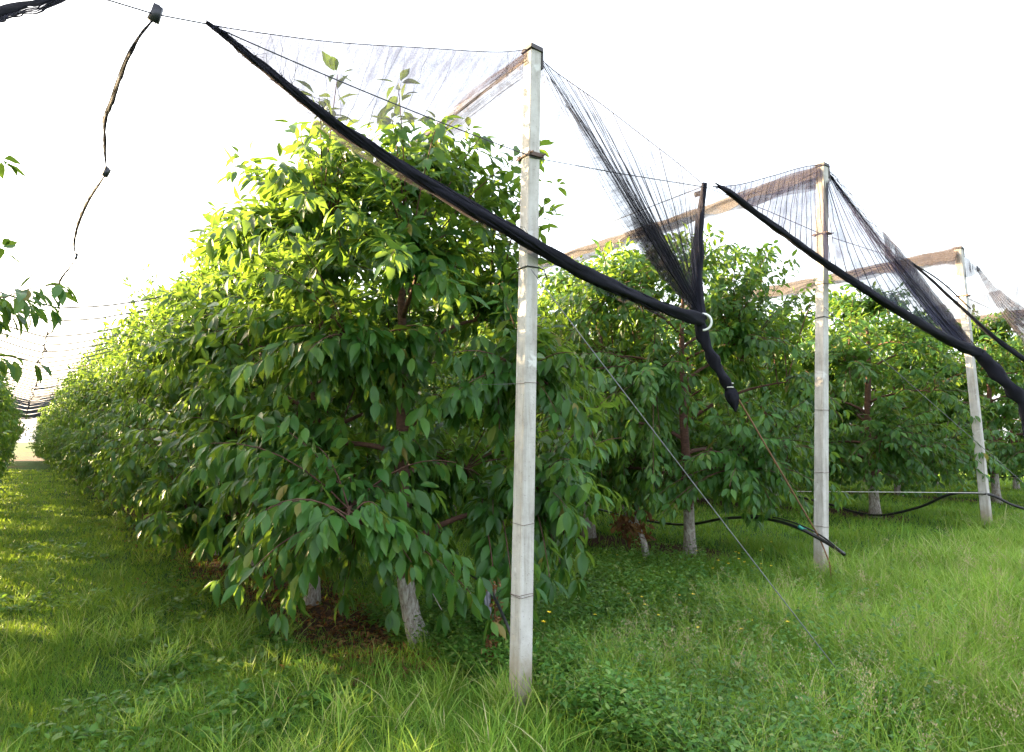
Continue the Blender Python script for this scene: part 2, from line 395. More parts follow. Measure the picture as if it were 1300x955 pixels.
# ------------------------------------------------------------------ trees
def make_tree_meshes(seed, R=1.25, H=4.0, leaves_per=27, shoots=270, lean=(0, 0), base=.72, bulge=1.0, topw=.60, up_n=14, leafL=(.085, .145), low=.38, extra=()):
    r = np.random.default_rng(seed); rd = random.Random(seed)
    mb = MB()
    # trunk and leader
    pts = []; n = 16
    ph1, ph2 = r.uniform(0, 6, 2)
    for i in range(n+1):
        t = i/n; z = t*(H-.35)-.06*(i == 0)
        k = math.exp(-z/.5)
        pts.append(Vector((lean[0]*k+.06*math.sin(2.6*t*2+ph1)*t-lean[0]*.0, lean[1]*k+.06*math.sin(3.1*t*2+ph2)*t, z)))
    rad = [max(.012, .062*(1-i/n)**.8+.010)*(1.35 if i == 0 else 1) for i in range(n+1)]
    mb.tube(pts, rad, 12, lump=.05, lobes=3, twist=2)
    skel = [np.array([p for p in pts[4:]])]
    nl = 13
    for k in range(nl):
        t = (k+.5)/nl; z0 = .62+t*(H-1.6); az = k*2.399+rd.uniform(-.3, .3)
        p0 = at(pts, z0/(H-.35)); reach = R*(.78-.25*t)*rd.uniform(.8, 1.1)
        rise = rd.uniform(.35, .8)*(1-.4*t)
        if k < 5: rise = rd.uniform(.1, .5)
        out = Vector((math.cos(az), math.sin(az), 0))
        side = Vector((-out.y, out.x, 0))*rd.uniform(-.2, .2)
        lp = [p0+out*reach*s+side*math.sin(s*3)+Vector((0, 0, rise*(s**.8)*1.25-.25*s*s)) for s in [i/8 for i in range(9)]]
        mb.tube(lp, lin(.030*(1-.4*t), .007, 9), 7, lump=.06)
        skel.append(np.array(lp))
    # resample skeleton finely
    SK = []
    for s in skel:
        for i in range(len(s)-1):
            for t in (0, .33, .66): SK.append(s[i]+(s[i+1]-s[i])*t)
    SK = np.array(SK)
    lump = [(r.uniform(0, 6.28), r.uniform(1.0, H), r.uniform(.35, .75), r.uniform(-.36, .36)) for _ in range(20)]
    def Rz(z, az):
        u = (z-.35)/(H-.35)
        v = np.interp(u, [0, .12, .3, .6, .82, 1.0], [.80, .97, 1.0, .98, .86, topw*.75])*R*bulge
        for a0, z0, w, am in lump:
            da = (az-a0+math.pi) % (2*math.pi)-math.pi
            v *= 1+am*math.exp(-(da/.6)**2-((z-z0)/w)**2)
        return v
    o_, d_, u_, L_, W_, C_ = [], [], [], [], [], []
    tw = MB()
    for k in range(-len(extra), shoots+up_n):
        az = r.uniform(0, 2*math.pi); z = rr = 0
        if k < 0: pass
        elif k < shoots:
            z = low+(H+.03-low)*((k+.5)/shoots)**1.0 + r.uniform(-.1, .1)
            rr = Rz(z, az)*(.30+.72*r.uniform()**.55)
        else:
            z = H*r.uniform(.88, 1.04); rr = R*topw*r.uniform(.0, 1.25)
        tgt = np.array([rr*math.cos(az), rr*math.sin(az), max(z, low+.04)])
        if k < 0: tgt = np.array(extra[k+len(extra)])+r.normal(0, .05, 3); z = tgt[2]
        dd = np.linalg.norm((SK-tgt)*np.array([1, 1, .8]), axis=1)+np.maximum(SK[:, 2]-tgt[2]-.25, 0)*.6*(tgt[2] > 1.2)
        o = SK[np.argmin(dd)]
        v = tgt-o; Ln = np.linalg.norm(v)
        if Ln < .2: v = v/max(Ln, .01)*.2; tgt = o+v; Ln = .2
        mid = o+v*.5+np.array([0, 0, .16*Ln+ (.10 if z < 1.6 else .03)])
        npt = 7; ts = np.linspace(0, 1, npt)
        cv = [(1-t)**2*o+2*t*(1-t)*mid+t*t*tgt for t in ts]
        if k >= shoots or r.uniform() < .6:
            tw.tube([Vector(c) for c in cv], lin(.0065, .0025, npt), 4, cap=False)
        nleaf = int(leaves_per*r.uniform(.75, 1.25)*(1.0 if k < shoots else .75))
        t0 = max(.12, 1-.62/max(Ln, .3))
        ph = r.uniform(0, 6)
        for j in range(nleaf):
            t = t0+(1-t0)*((j+r.uniform(0, .8))/nleaf)**.75
            if j >= nleaf-5: t = 1.0
            c = (1-t)**2*o+2*t*(1-t)*mid+t*t*tgt
            tg = 2*(1-t)*(mid-o)+2*t*(tgt-mid); tg = tg/(np.linalg.norm(tg)+1e-6)
            a = ph+j*2.4; 
            s1 = np.cross(tg, [0, 0, 1.0]); s1 = s1/(np.linalg.norm(s1)+1e-6); s2 = np.cross(s1, tg)
            rad_ = s1*math.cos(a)+s2*math.sin(a)*.55
            droop = r.uniform(.3, 1.3) if c[2] < 2.4 else r.uniform(-.25, 1.05)
            dv = tg*r.uniform(.2, .65)+rad_*r.uniform(.5, .95)+np.array([0, 0, -droop])
            dv = dv/np.linalg.norm(dv)
            pet = r.uniform(.015, .04)
            uu = np.array([0, 0, 1.0])+.75*rad_*0+r.normal(0, .38, 3)+np.array([c[0], c[1], 0])*.35
            o_.append(c+dv*pet*.9+rad_*.012); d_.append(dv); u_.append(uu)
            l = r.uniform(*leafL)*(1.0 if r.uniform() < .7 else r.uniform(.5, 1.15)); L_.append(l); W_.append(l*r.uniform(.34, .45)); C_.append(r.uniform(-.12, .42))
    a = [np.array(x) for x in (o_, d_, u_, L_, W_, C_)]
    V, Q, T = leaf_arrays(a[0], a[1], nrm(a[2]), a[3], a[4], a[5], .38, .05)
    n0 = mb.n; mb.v += tw.v; mb.f += [tuple(i+n0 for i in f) for f in tw.f]; mb.m += tw.m; mb.uv += tw.uv; mb.n += tw.n
    return mb, (V, Q, T)

def make_tree(seed, **kw):
    mb, (V, Q, T) = make_tree_meshes(seed, **kw)
    root = empty('cherry_tree')
    tr = mb.build('trunk', M_BARK, root)
    cr = np_mesh('crown', V, Q, T, [M_LEAF], parent=root)
    return root
def copy_tree(o):
    c = o.copy(); COL.objects.link(c)
    for ch in list(o.children):
        k = ch.copy(); COL.objects.link(k); k.parent = c
    return c

protos = [make_tree(s, R=R_, H=H_, shoots=450, topw=.72, leaves_per=28, low=.46) for s, R_, H_ in ((11, 1.42, 3.95), (12, 1.36, 3.8), (13, 1.48, 4.0), (14, 1.4, 3.75))]
protos += [make_tree(s, R=1.3, H=3.9, shoots=430, leaves_per=28, low=.54) for s in (15, 16)]
used = [False]*len(protos)
def place_tree(q, p, label, group, k=None, rz=None, sc=1.0, root=None):
    x, y = row(q, p)
    if root is None:
        k = random.randrange(4) if k is None else k
        if not used[k]: root = protos[k]; used[k] = True
        else: root = copy_tree(protos[k])
    root.location = (x, y, gz(x, y)-.01); root.rotation_euler = (0, 0, random.uniform(0, 6.28) if rz is None else rz)
    root.scale = (sc, sc, sc)
    tag(root, label, 'tree', group)
    return root
ORD = ['first', 'second', 'third', 'fourth', 'fifth', 'sixth', 'seventh', 'eighth', 'ninth', 'tenth', 'eleventh', 'twelfth']

# row 1 : hero trees
t1 = make_tree(101, R=1.55, H=3.93, shoots=460, leaves_per=28, lean=(.2, 0), bulge=1.0, topw=.66, up_n=44, extra=[(-.55+.12*math.sin(i*1.9), .1*math.cos(i*2.3), 3.3+.04*i) for i in range(16)]+[(-1.35+.1*math.sin(i*3), -.2+.2*math.cos(i*2), 2.9+.05*i) for i in range(10)]+[(1.35+.12*math.sin(i*2.1), -.45+.33*math.sin(i*1.3), .95+.062*i) for i in range(20)]+[(.25*math.sin(i*2), -.55-.3*abs(math.sin(i*1.7)), 2.0+.06*i) for i in range(18)], leafL=(.105, .175))
place_tree(1.70, 0, 'nearest cherry tree, its leaning limewashed trunk standing just left of the tall front post', 'cherry trees of the nearest row', rz=0, root=t1)
t2 = make_tree(102, R=1.62, H=3.8, shoots=500, leaves_per=28, up_n=18, leafL=(.10, .165), topw=.5)
place_tree(3.6, 0, 'second cherry tree from the tall front post in the nearest row, sunlit yellow-green top', 'cherry trees of the nearest row', rz=1.0, root=t2)
q = 5.5
for i in range(2, 36):
    if i < 12: lb = f'{ORD[i]} cherry tree from the tall front post in the nearest row'
    else: lb = 'small distant cherry tree merging with its neighbours far down the nearest row'
    place_tree(q, random.uniform(-.08, .08), lb, 'cherry trees of the nearest row', sc=random.uniform(1.05, 1.13))
    q += 1.9+random.uniform(-.1, .1)
# row 2
q = 2.6
mid = make_tree(103, R=1.86, H=3.62, shoots=680, leaves_per=28, up_n=18, topw=.7, low=.50, extra=[(.9*math.cos(i*.35+3.4), .9*math.sin(i*.35+3.4), .55+.09*i) for i in range(16)])
for i in range(10):
    lb = f'{ORD[i]} cherry tree from the middle post in the row behind it'
    if i == 0:
        place_tree(q, 4.12, lb, 'cherry trees of the middle row', rz=0, root=mid); q += 1.9; continue
    place_tree(q, 4.15+random.uniform(-.05, .05), lb, 'cherry trees of the middle row', k=[2, 0, 1, 3][i % 4], sc=1.14).scale.z = .96
    q += 1.9
q = 3.15
for i in range(9):
    place_tree(q, 8.85, f'{ORD[i]} cherry tree from the leaning right-hand post in the row behind it', 'cherry trees of the third row', k=[1, 3, 0, 2][i % 4], sc=1.16).scale.z = .94
    q += 1.9
q = 3.3
for i in range(8):
    place_tree(q, 13.2, f'{ORD[i]} cherry tree in the row that starts at the right edge of the photo', 'cherry trees of the fourth row', sc=1.12).scale.z = .95
    q += 1.9
q = 2.9
for i in range(7):
    place_tree(q, 17.6, 'cherry tree in the dark green mass at the far right behind the other rows', 'cherry trees of the fifth row', sc=.95)
    q += 1.9
# row 0 (left edge)
q = 1.6
for i in range(38):
    lb = ('leafy cherry tree reaching in from the upper left edge of the photo' if i == 0 else
          'cherry tree of the dark row at the far left edge beside the grass path')
    place_tree(q, -4.03+random.uniform(-.06, .06), lb, 'cherry trees along the left edge', sc=random.uniform(.95, 1.05), k=4+i % 2)
    q += 1.9+random.uniform(-.12, .12)

# reddish dry-leaved trunk in row 2, behind the hose
def dry_bits(mbase, pts, n, r, L=(.04, .09), rad=.06):
    pts = np.array(pts); k = r.integers(0, len(pts), n)
    o = pts[k]+r.normal(0, rad, (n, 3)); d = nrm(np.stack([r.normal(0, .6, n), r.normal(0, .6, n), -np.abs(r.normal(.6, .5, n))], 1))
    l = r.uniform(*L, n)
    return leaf_arrays(o, d, nrm(r.normal(0, 1, (n, 3))), l, l*.45, r.uniform(-.2, .6, n), .6, .1)
r_ = np.random.default_rng(5)
x0, y0 = W(814, 688, 8.5).x, 8.5
sap = empty('dead_sapling', (x0, y0, gz(x0, y0)-.02))
mb = MB()
mb.tube([(0.06, 0, 0), (.03, 0, .2), (-.05, 0, .42), (-.03, 0, .7)], [.045, .04, .03, .012], 9, lump=.08)
mb.tube([(-.02, 0, .33), (-.14, .02, .45), (-.2, .02, .62)], [.026, .02, .008], 7, lump=.08)
mb.build('trunk', M_BARK, sap)
V, Q, T = dry_bits(None, [(-.2, 0, .5), (-.12, 0, .4), (-.05, 0, .45), (0, 0, .55), (.02, 0, .3), (-.2, 0, .4)], 230, r_, (.05, .12), .055)
np_mesh('dry_foliage', V, Q, T, [M_DRY], parent=sap)
tag(sap, 'low dead sapling with rusty brown leaves beneath the middle row, behind the black hose', 'sapling')

# ------------------------------------------------------------------ posts
def make_post(base, top, w, cap_tilt, ties, label, rz, clampz=None):
    base, top = Vector(base), Vector(top)
    root = empty('concrete_post', base)
    H = (top-base).length; ax = (top-base).normalized()
    mb = MB(); nseg = 6; c = .14
    ring = [(-1+c, -1), (1-c, -1), (1, -1+c), (1, 1-c), (1-c, 1), (-1+c, 1), (-1, 1-c), (-1, -1+c)]
    R = Matrix.Rotation(rz, 3, 'Z')
    V = []; F = []
    for i in range(nseg+1):
        t = i/nseg; ww = w*(1-.16*t)
        ctr = (top-base)*t if i else (top-base).normalized()*-.15
        for (a, b) in ring:
            v = R @ Vector((a*ww*1.0, b*ww*1.15, 0))
            j = .0004
            V.append(ctr+v+Vector((random.uniform(-j, j), random.uniform(-j, j), 0)))
    for i in range(nseg):
        for k in range(8): F.append((i*8+k, i*8+(k+1) % 8, (i+1)*8+(k+1) % 8, (i+1)*8+k))
    F.append(tuple(range(nseg*8, nseg*8+8)))
    mb.add(V, F); mb.build('shaft', M_CONC, root, smooth=False)
    # cap: bent rubber pad over the head
    cb = MB(); tz = top-base
    cb.box(tz+Vector((0, 0, .018)), w*1.05, w*1.2, .016, R @ Matrix.Rotation(cap_tilt, 3, 'Y'), top=.9)
    cb.box(tz+Vector((0, 0, -.05))+R @ Vector((w*.93, 0, 0)), .008, w*1.05, .06, R)
    cb.build('cap', M_CAP, root, smooth=False)
    for z, rt, m, dbl in ties:
        t = z/H; ctr = (top-base)*t; ww = w*(1-.16*t)+.004
        for kk in range(dbl):
            tb = MB(); pts = []
            for (a, b) in ring+[ring[0]]:
                v = R @ Vector((a*ww, b*ww*1.13, 0)); pts.append(ctr+v+Vector((0, 0, .013*kk+random.uniform(-.006, .006))))
            tb.tube(pts, rt, 5, cap=False)
            if rt > .003:
                e = pts[1]; tb.tube([e, e+R @ Vector((.02, -.03, -.02)), e+R @ Vector((.05, -.02, -.07))], rt, 5)
            tb.build('wire_tie', m, root)
    if clampz:
        t = clampz/H; ctr = (top-base)*t; ww = w*(1-.16*t)
        kb = MB()
        kb.box(ctr+R @ Vector((0, -ww*1.15-.012, 0)), ww*1.3, .010, .012, R)
        kb.box(ctr+R @ Vector((0, ww*1.15+.012, 0)), ww*1.3, .010, .012, R)
        for sx in (-1, 1):
            kb.tube([ctr+R @ Vector((sx*ww*1.15, -ww*1.15-.05, 0)), ctr+R @ Vector((sx*ww*1.15, ww*1.15+.04, 0))], .006, 6)
        kb.build('clamp', M_RUST, root, smooth=False)
    tag(root, label, 'post', 'concrete posts at the row ends')
    return root
RZ = math.atan2(E.y, E.x)
Y2, Y3 = 7.2, 10.4
b1 = W(660, 900, 4.4); b1.z = gz(b1.x, b1.y)
b2 = W(1042, 735, Y2); print('P2 base z', b2.z, gz(b2.x, b2.y)); b2.z = gz(b2.x, b2.y)
b3 = W(1254, 672, Y3); print('P3 base z', b3.z, gz(b3.x, b3.y)); b3.z = gz(b3.x, b3.y)
T1_ = W(676, 68, 4.4); T2_ = W(1044, 213, Y2); T3_ = W(1217, 317, Y3)
def zz(y, base, Yd): return W(0, y, Yd).z-base.z
make_post(b1, T1_, .047, .12, [(zz(340, b1, 4.4), .0045, M_HOSE, 1), (zz(487, b1, 4.4), .0013, M_RUST, 1), (zz(665, b1, 4.4), .0013, M_RUST, 1), (zz(756, b1, 4.4), .0014, M_RUST, 2)],
          'tallest nearest concrete post in front of the first cherry tree', RZ, zz(200, b1, 4.4))
make_post(b2, T2_, .047, .1, [(zz(361, b2, Y2), .003, M_RUST, 1), (zz(403, b2, Y2), .004, M_HOSE, 1), (zz(520, b2, Y2), .002, M_RUST, 1), (zz(600, b2, Y2), .002, M_RUST, 1), (zz(668, b2, Y2), .002, M_RUST, 1)],
          'middle concrete post with the orange-brown rope crossing its foot', RZ, zz(297, b2, Y2))
make_post(b3, T3_, .05, .1, [(zz(420, b3, Y3), .003, M_RUST, 1), (zz(626, b3, Y3), .004, M_WIRE, 1)],
          'right-hand concrete post leaning slightly left near the right edge', RZ+.1, zz(376, b3, Y3))

# ------------------------------------------------------------------ nets
def cur(pts, n=8): return spline([W(*p) for p in pts], n)
def sheet(mb, A, B, nu=60, nv=24, pleat=.02, freq=30, mi=0, gather=True, sagz=0.0, jit=0.0, seed=1):
    rr = random.Random(seed); ph = [rr.uniform(0, 6) for _ in range(4)]
    V = []; U = []; F = []
    Lu = sum((A[i+1]-A[i]).length for i in range(len(A)-1))
    for j in range(nv+1):
        v = j/nv
        for i in range(nu+1):
            u = i/nu
            a, b = at(A, u), at(B, u)
            p = a.lerp(b, v)
            tan = (at(A, min(1, u+.02))-at(A, max(0, u-.02)))
            n = tan.cross(b-a)
            n = n.normalized() if n.length > 1e-6 else Vector((0, -1, 0))
            w = math.sin(freq*u+ph[0]+.8*math.sin(3*v+ph[1]))+.6*math.sin(freq*2.3*u+ph[2])+.3*math.sin(5*v+ph[3])
            p = p+n*pleat*w*math.sin(math.pi*min(1, .1+v*.9))-Vector((0, 0, sagz*4*v*(1-v)))
            V.append(p); U.append((u*max(Lu, .3), v*(a-b).length))
    for j in range(nv):
        for i in range(nu):
            k = j*(nu+1)+i; F.append((k, k+1, k+nu+2, k+nu+1))
    mb.add(V, F, mi, U)
def thread(mb, a, b, r=.0014, s=.02, mi=1, n=9, jit=.006):
    pts = sag(a, b, s, n)
    for i in range(1, n): pts[i] += Vector([random.uniform(-jit, jit) for _ in range(3)])
    mb.tube(pts, lin(r*.7, r*1.6, n+1), 4, mi, cap=False)
def ruffle(mb, c, w, n, mi=1, r=.0012):
    """loose threads fraying off a roll"""
    for _ in range(n):
        t = random.uniform(.03, .92); a = at(c, t); b = at(c, min(1, t+random.uniform(.03, .09)))
        o = Vector([random.uniform(-1, 1)*w for _ in range(3)])
        m = a.lerp(b, .5)+o*1.3
        mb.tube([a+o*.4, m, b+o*.3], r, 4, mi, cap=False)
def band(mb, c, widths, layers, mi, npl=9, amp=.012, seed=2, axis=None):
    rr = random.Random(seed)
    for l in range(layers):
        ph = rr.uniform(0, 6); V = []; U = []; F = []; nc = npl*4+1; L = 0
        for i, p in enumerate(c):
            t = (c[min(i+1, len(c)-1)]-c[max(i-1, 0)]).normalized()
            sd = t.cross(Vector((0, 1, 0))).normalized() if axis is None else axis
            nn = sd.cross(t).normalized()
            if i: L += (p-c[i-1]).length
            w = widths[i]
            for k in range(nc):
                s = k/(nc-1)*2-1
                ww = w*(s+.12*math.sin(s*9+ph+L*2))
                V.append(p+sd*ww+nn*(amp*math.sin(s*npl*math.pi*.5+ph+math.sin(L*2+ph))+.010*l)*min(1, w*12))
                U.append((s*.25+l*.37, L))
        for i in range(len(c)-1):
            for k in range(nc-1):
                a = i*nc+k; F.append((a, a+1, a+nc+1, a+nc))
        mb.add(V, F, mi, U)
def drape_band(mb, c, w, drop, layers=3, mi=0, seed=3, fr=3.0):
    """netting doubled over a wire and hanging on both sides in wavy folds"""
    rr = random.Random(seed)
    for l in range(layers):
        ph = rr.uniform(0, 6); V = []; U = []; F = []; nc = 9; L = 0
        for i, p in enumerate(c):
            if i: L += (p-c[i-1]).length
            dr = drop*(1+.35*math.sin(L*fr*.7+ph)+.2*math.sin(L*fr*2.1+ph*2))
            side = Vector((E.x, E.y, 0))
            for k in range(nc):
                s = (k/(nc-1))*2-1
                V.append(p+side*(s*w*(1+.3*math.sin(L*fr+ph+k)))+Vector((0, 0, -abs(s)**1.3*dr+.012*l+.012*math.sin(L*9+k*2+ph))))
                U.append((L, s))
        for i in range(len(c)-1):
            for k in range(nc-1):
                a = i*nc+k; F.append((a, a+1, a+nc+1, a+nc))
        mb.add(V, F, mi, U)

ridge_len = [70, 45, 40, 36]
def ridge_pts(top, L, n, dz=0.0):
    out = []
    for i in range(n+1):
        t = (i/n)**1.6*L
        out.append(Vector((top.x+D.x*t, top.y+D.y*t, top.z+dz-.0*t-.02*math.sin(t*.9)**2)))
    return out

# --- net of the nearest row
net1 = empty('hail_net', T1_)
def part(mb, name, mats, root):
    return mb.build(name, mats, root, origin=None if root is None else None)
def fin(mb, name, mats, root):
    o = mb.build(name, mats, None); o.parent = root
    o.matrix_parent_inverse = Matrix.Translation(-Vector(root.location)); return o
A1 = cur([(272, 33, 3.16), (340, 43, 3.3), (430, 54, 3.6), (540, 61, 3.95), (630, 66, 4.25), (676, 62, 4.4)])
B1 = cur([(262, 28, 3.13), (285, 45, 3.2), (330, 82, 3.32), (400, 138, 3.52), (470, 187, 3.72), (560, 243, 3.98), (665, 303, 4.22), (750, 350, 4.62), (830, 386, 5.2), (890, 406, 5.75)], 10)
ring1 = W(890, 408, 5.8)
mb = MB()
B1a = cur([(266, 30, 3.14), (300, 58, 3.25), (345, 92, 3.4), (400, 134, 3.53), (440, 155, 3.7), (500, 158, 3.9), (558, 147, 4.1), (620, 108, 4.3), (674, 70, 4.42)])
sheet(mb, A1, B1a, 90, 30, .016, 60, 0, seed=4)
for k in range(26):
    u = random.uniform(.05, 1); thread(mb, at(A1, u), at(B1a, min(1, u+random.uniform(-.03, .12))), .0008, .03)
mb.tube(A1, .0028, 5, 1)
fin(mb, 'stretched_sheet', [M_NET_PALE, M_NET_ROLL], net1)
mb = MB(); n = len(B1)
mb.tube(B1, prof([.005, .008, .011, .016, .022, .028, .034, .038, .038, .037, .05], n), 18, 0, lump=.16, lobes=3, twist=4)
for k in range(6):
    off = Vector([random.uniform(-.013, .013) for _ in range(3)])
    mb.tube([p+off*min(1, .25+i/45)*(1+.8*math.sin(i*.35+k)) for i, p in enumerate(B1)], prof([.004, .007, .010, .014, .018, .021, .024, .024, .022, .020], n), 8, 0, lump=.18, twist=7, ph=k)
ruffle(mb, B1, .035, 170, 0)
for k in range(9):
    a = 2*math.pi*k/9
    mb.tube([p+Vector((0, math.cos(a+i*.11), math.sin(a+i*.11)))*np.interp(i/len(B1), [0, .3, .6, 1], [.008, .022, .033, .035])*(1+.25*math.sin(i*.5+k*2)) for i, p in enumerate(B1)], prof([.002, .005, .006, .008, .006, .005], n), 5, 0, lump=.3, twist=9, ph=k)
kf = int(len(B1)*.55)
band(mb, [p+Vector((-.012, 0, -.022)) for p in B1[:kf]], prof([.01, .03, .034, .04, .045, .04, .02], kf), 1, 1, npl=3, seed=77)
band(mb, [p+Vector((0, 0, -.02)) for p in B1[kf-3:]], prof([.02, .05, .052, .05, .04], len(B1)-kf+3), 1, 1, npl=3, seed=78)
fin(mb, 'rolled_hem', [M_NET_ROLL, M_NET_MID], net1)
# fan to the right of post 1
V12 = W(895, 236, 5.85)
F1 = cur([(684, 72, 4.42), (704, 90, 4.5), (735, 112, 4.7), (766, 134, 4.9), (818, 174, 5.3), (862, 208, 5.6), (895, 236, 5.85)])
G1 = cur([(686, 78, 4.43), (700, 110, 4.48), (728, 168, 4.7), (762, 240, 5.0), (800, 300, 5.3), (845, 355, 5.55), (888, 404, 5.78)])
mb = MB()
Bc = [ring1+Vector((random.uniform(-.01, .01), 0, random.uniform(-.02, .05))) for _ in range(len(F1))]
Bc = [ring1+(V12-ring1)*(.0+.10*(i/len(F1))) for i in range(len(F1))]
sheet(mb, F1, Bc, 110, 30, .012, 85, 0, seed=8, sagz=.03)
for k in range(40):
    u = k/40*.96+.03+random.uniform(-.01, .01); thread(mb, at(F1, u), ring1+Vector((0, 0, random.uniform(0, .12))), random.choice((.0008, .001, .0014, .003)), -.03+.05*random.random(), 1)
mb.tube(F1, .003, 5, 1)
# pale inner layer left of the fold
H1 = cur([(683, 80, 4.5), (695, 130, 4.6), (728, 205, 4.85), (765, 265, 5.15), (795, 300, 5.35)])
sheet(mb, G1[:int(len(G1)*.72)], H1, 40, 8, .006, 40, 0, seed=12)
fin(mb, 'fan_sheet', [M_NET_THIN, M_NET_ROLL], net1)
mb = MB()
wd = prof([.012, .030, .05, .07, .085, .09, .10, .085, .05], len(G1))

RE = cur([(690, 84, 4.45), (722, 130, 4.7), (770, 195, 5.05), (818, 262, 5.35), (855, 322, 5.6), (886, 392, 5.8)])
k0 = int(len(G1)*.12); k1 = int(len(RE)*.12)
sheet(mb, G1[k0:], RE[k1:], 60, 16, .014, 14, 0, seed=61)
for fr0, mi_, sd_, dy in ((.22, 0, 62, .0), (.45, 0, 64, .02), (.6, 1, 63, .04)):
    NN = 40; us = [fr0+(1-fr0)*i/NN for i in range(NN+1)]
    ga = [at(G1, u) for u in us]; rb = [at(RE, u) for u in us]
    fa_ = [min(1, i/NN/.5)**.8 for i in range(NN+1)]
    a_ = [g.lerp(r2_, .5-.5*f) +Vector((0, dy, 0)) for g, r2_, f in zip(ga, rb, fa_)]; b_ = [g.lerp(r2_, .5+.5*f)+Vector((0, dy, 0)) for g, r2_, f in zip(ga, rb, fa_)]
    sheet(mb, a_, b_, 60, 16, .02, 14, mi_, seed=sd_)
for k in range(9):
    w_ = k/8; mb.tube([a.lerp(b, w_)+Vector((0, .01*math.sin(i*.3+k), .006*math.sin(i*.5+k*2))) for i, (a, b) in enumerate(zip(G1, RE[:len(G1)] if len(RE) >= len(G1) else [at(RE, j/(len(G1)-1)) for j in range(len(G1))]))], .0016, 4, 2, cap=False)
fin(mb, 'gathered_fold', [M_NET_MID, M_NET_DENSE, M_NET_ROLL], net1)
mb = MB(); c = cur([(894, 233, 5.85), (889, 270, 5.84), (886, 320, 5.82), (884, 365, 5.8), (889, 406, 5.79)])
mb.tube(c, prof([.022, .02, .024, .034, .045, .04, .045, .042, .05], len(c)), 12, 0, lump=.16, twist=6)
mb.tube([p+Vector((.012, -.01, 0)) for p in c], prof([.01, .018, .02, .03, .04, .03], len(c)), 8, 0, lump=.2, twist=-5)
fin(mb, 'hanging_strand', M_NET_ROLL, net1)
mb = MB(); c = cur([(887, 402, 5.78), (892, 425, 5.78), (902, 450, 5.85), (914, 472, 5.9), (925, 492, 5.95)], 8)
mb.tube(c, prof([.05, .043, .048, .036, .046, .036, .044, .030], len(c)), 14, 0, lump=.16, lobes=2, twist=26)
c2 = cur([(925, 492, 5.95), (928, 500, 5.96), (932, 512, 5.98), (934, 523, 6.0)], 5)
mb.tube(c2, prof([.028, .042, .044, .028, .006], len(c2)), 12, 0, lump=.2, lobes=4, twist=3)
fin(mb, 'twisted_tail', M_NET_ROLL, net1)
mb = MB()
for y in (487, 492): mb.tube([W(925.3, y, 5.95)+Vector((math.cos(a)*.036, math.sin(a)*.036, 0)) for a in [k*math.pi/6 for k in range(13)]], .0045, 5, 0, cap=False)
fin(mb, 'string_tie', M_STRING, net1)
mb = MB(); rc = W(893, 409, 5.72)
mb.tube([rc+Vector((math.cos(a)*.062+.0, -.01*math.sin(a), math.sin(a)*.062)) for a in [math.radians(-95+k*9) for k in range(25)]], .0095, 8, 0)
fin(mb, 'ring', M_WHITE, net1)
mb = MB(); drape_band(mb, ridge_pts(T1_+Vector((0, 0, .02)), 68, 150), .085, .12, 3, 0, seed=21)
mb.tube(ridge_pts(T1_, 68, 60, -.0), .004, 5, 1)
for k in range(20):
    o = random.uniform(-.06, .06)
    mb.tube([p+Vector((E.x*o, E.y*o, -abs(o)*1.2-.01*random.random())) for p in ridge_pts(T1_, 10, 26)], .0012, 4, 1, cap=False)
fin(mb, 'ridge_fold', [M_NET_RIDGE_THIN_SUNLIT, M_NET_ROLL], net1)
tag(net1, 'black hail net bunched from the tallest post, with rolled hem, white ring and twisted tail', 'net', 'hail nets of the rows')

# --- valley between left row and nearest row, with clips
val = empty('net_seam', W(198, 18, 3.0))
clips = [(198, 18, 3.0), (135, 219, 4.58), (97, 326, 6.68), (75, 386, 8.97), (60, 424, 11.2)]
cps = [W(*c) for c in clips]
lastc = cps[-1]
q0 = PQ(lastc.x, lastc.y)
qq = q0[0]+2.4
while qq < 62:
    x, y = row(qq, q0[1]+.06*random.uniform(-1, 1)); cps.append(Vector((x, y, lastc.z+.03*random.uniform(-1, 1)))); qq += 2.4
strand = [[(197, 26, 3.0), (190, 30, 3.02), (172, 55, 3.2), (155, 92, 3.5), (142, 130, 3.85), (134, 150, 4.1), (133, 175, 4.3), (134, 200, 4.5), (135, 214, 4.58)],
          [(134, 222, 4.6), (127, 232, 4.8), (112, 255, 5.4), (99, 285, 6.0), (94, 310, 6.5), (96, 323, 6.68)],
          [(96, 330, 6.7), (87, 342, 7.3), (77, 355, 8.0), (73, 370, 8.6), (75, 383, 8.95)]]
for k, c in enumerate(cps):
    s = [.052, .042, .036][min(k, 2)]/2
    cb = MB(); R = Euler((.25, .35, .3+k)).to_matrix()
    cb.box(c, s*.85, s*.6, s*1.35, R, top=.8); cb.box(c+Vector((0, 0, s*1.2)), s*.5, s*.4, s*.5, R)
    cb.tube([c+Vector((0, 0, -s*1.2)), c+Vector((.003, 0, -s*3.5))], .0018, 4)
    o = fin(cb, 'clip', M_CLIP, val)
sb = MB()
for st in strand:
    c = cur(st, 7)
    sb.tube(c, prof([.003, .0045, .008, .011, .009, .007, .003], len(c)), 7, 0, lump=.3, twist=20)
    for k in range(5):
        o = Vector([random.uniform(-.015, .015) for _ in range(3)])
        sb.tube([p+o*math.sin(math.pi*i/(len(c)-1))*1.2 for i, p in enumerate(c)], .0012, 4, 0, cap=False)
for k in range(3, len(cps)-1):
    a, b = cps[k], cps[k+1]
    c = sag(a, b, .10, 8)
    for i in range(1, 8): c[i] += Vector([random.uniform(-.03, .03) for _ in range(3)])
    sb.tube(c, .008+.0004*k, 5, 0, cap=False)
fin(sb, 'seam_strand', M_NET_ROLL, val)
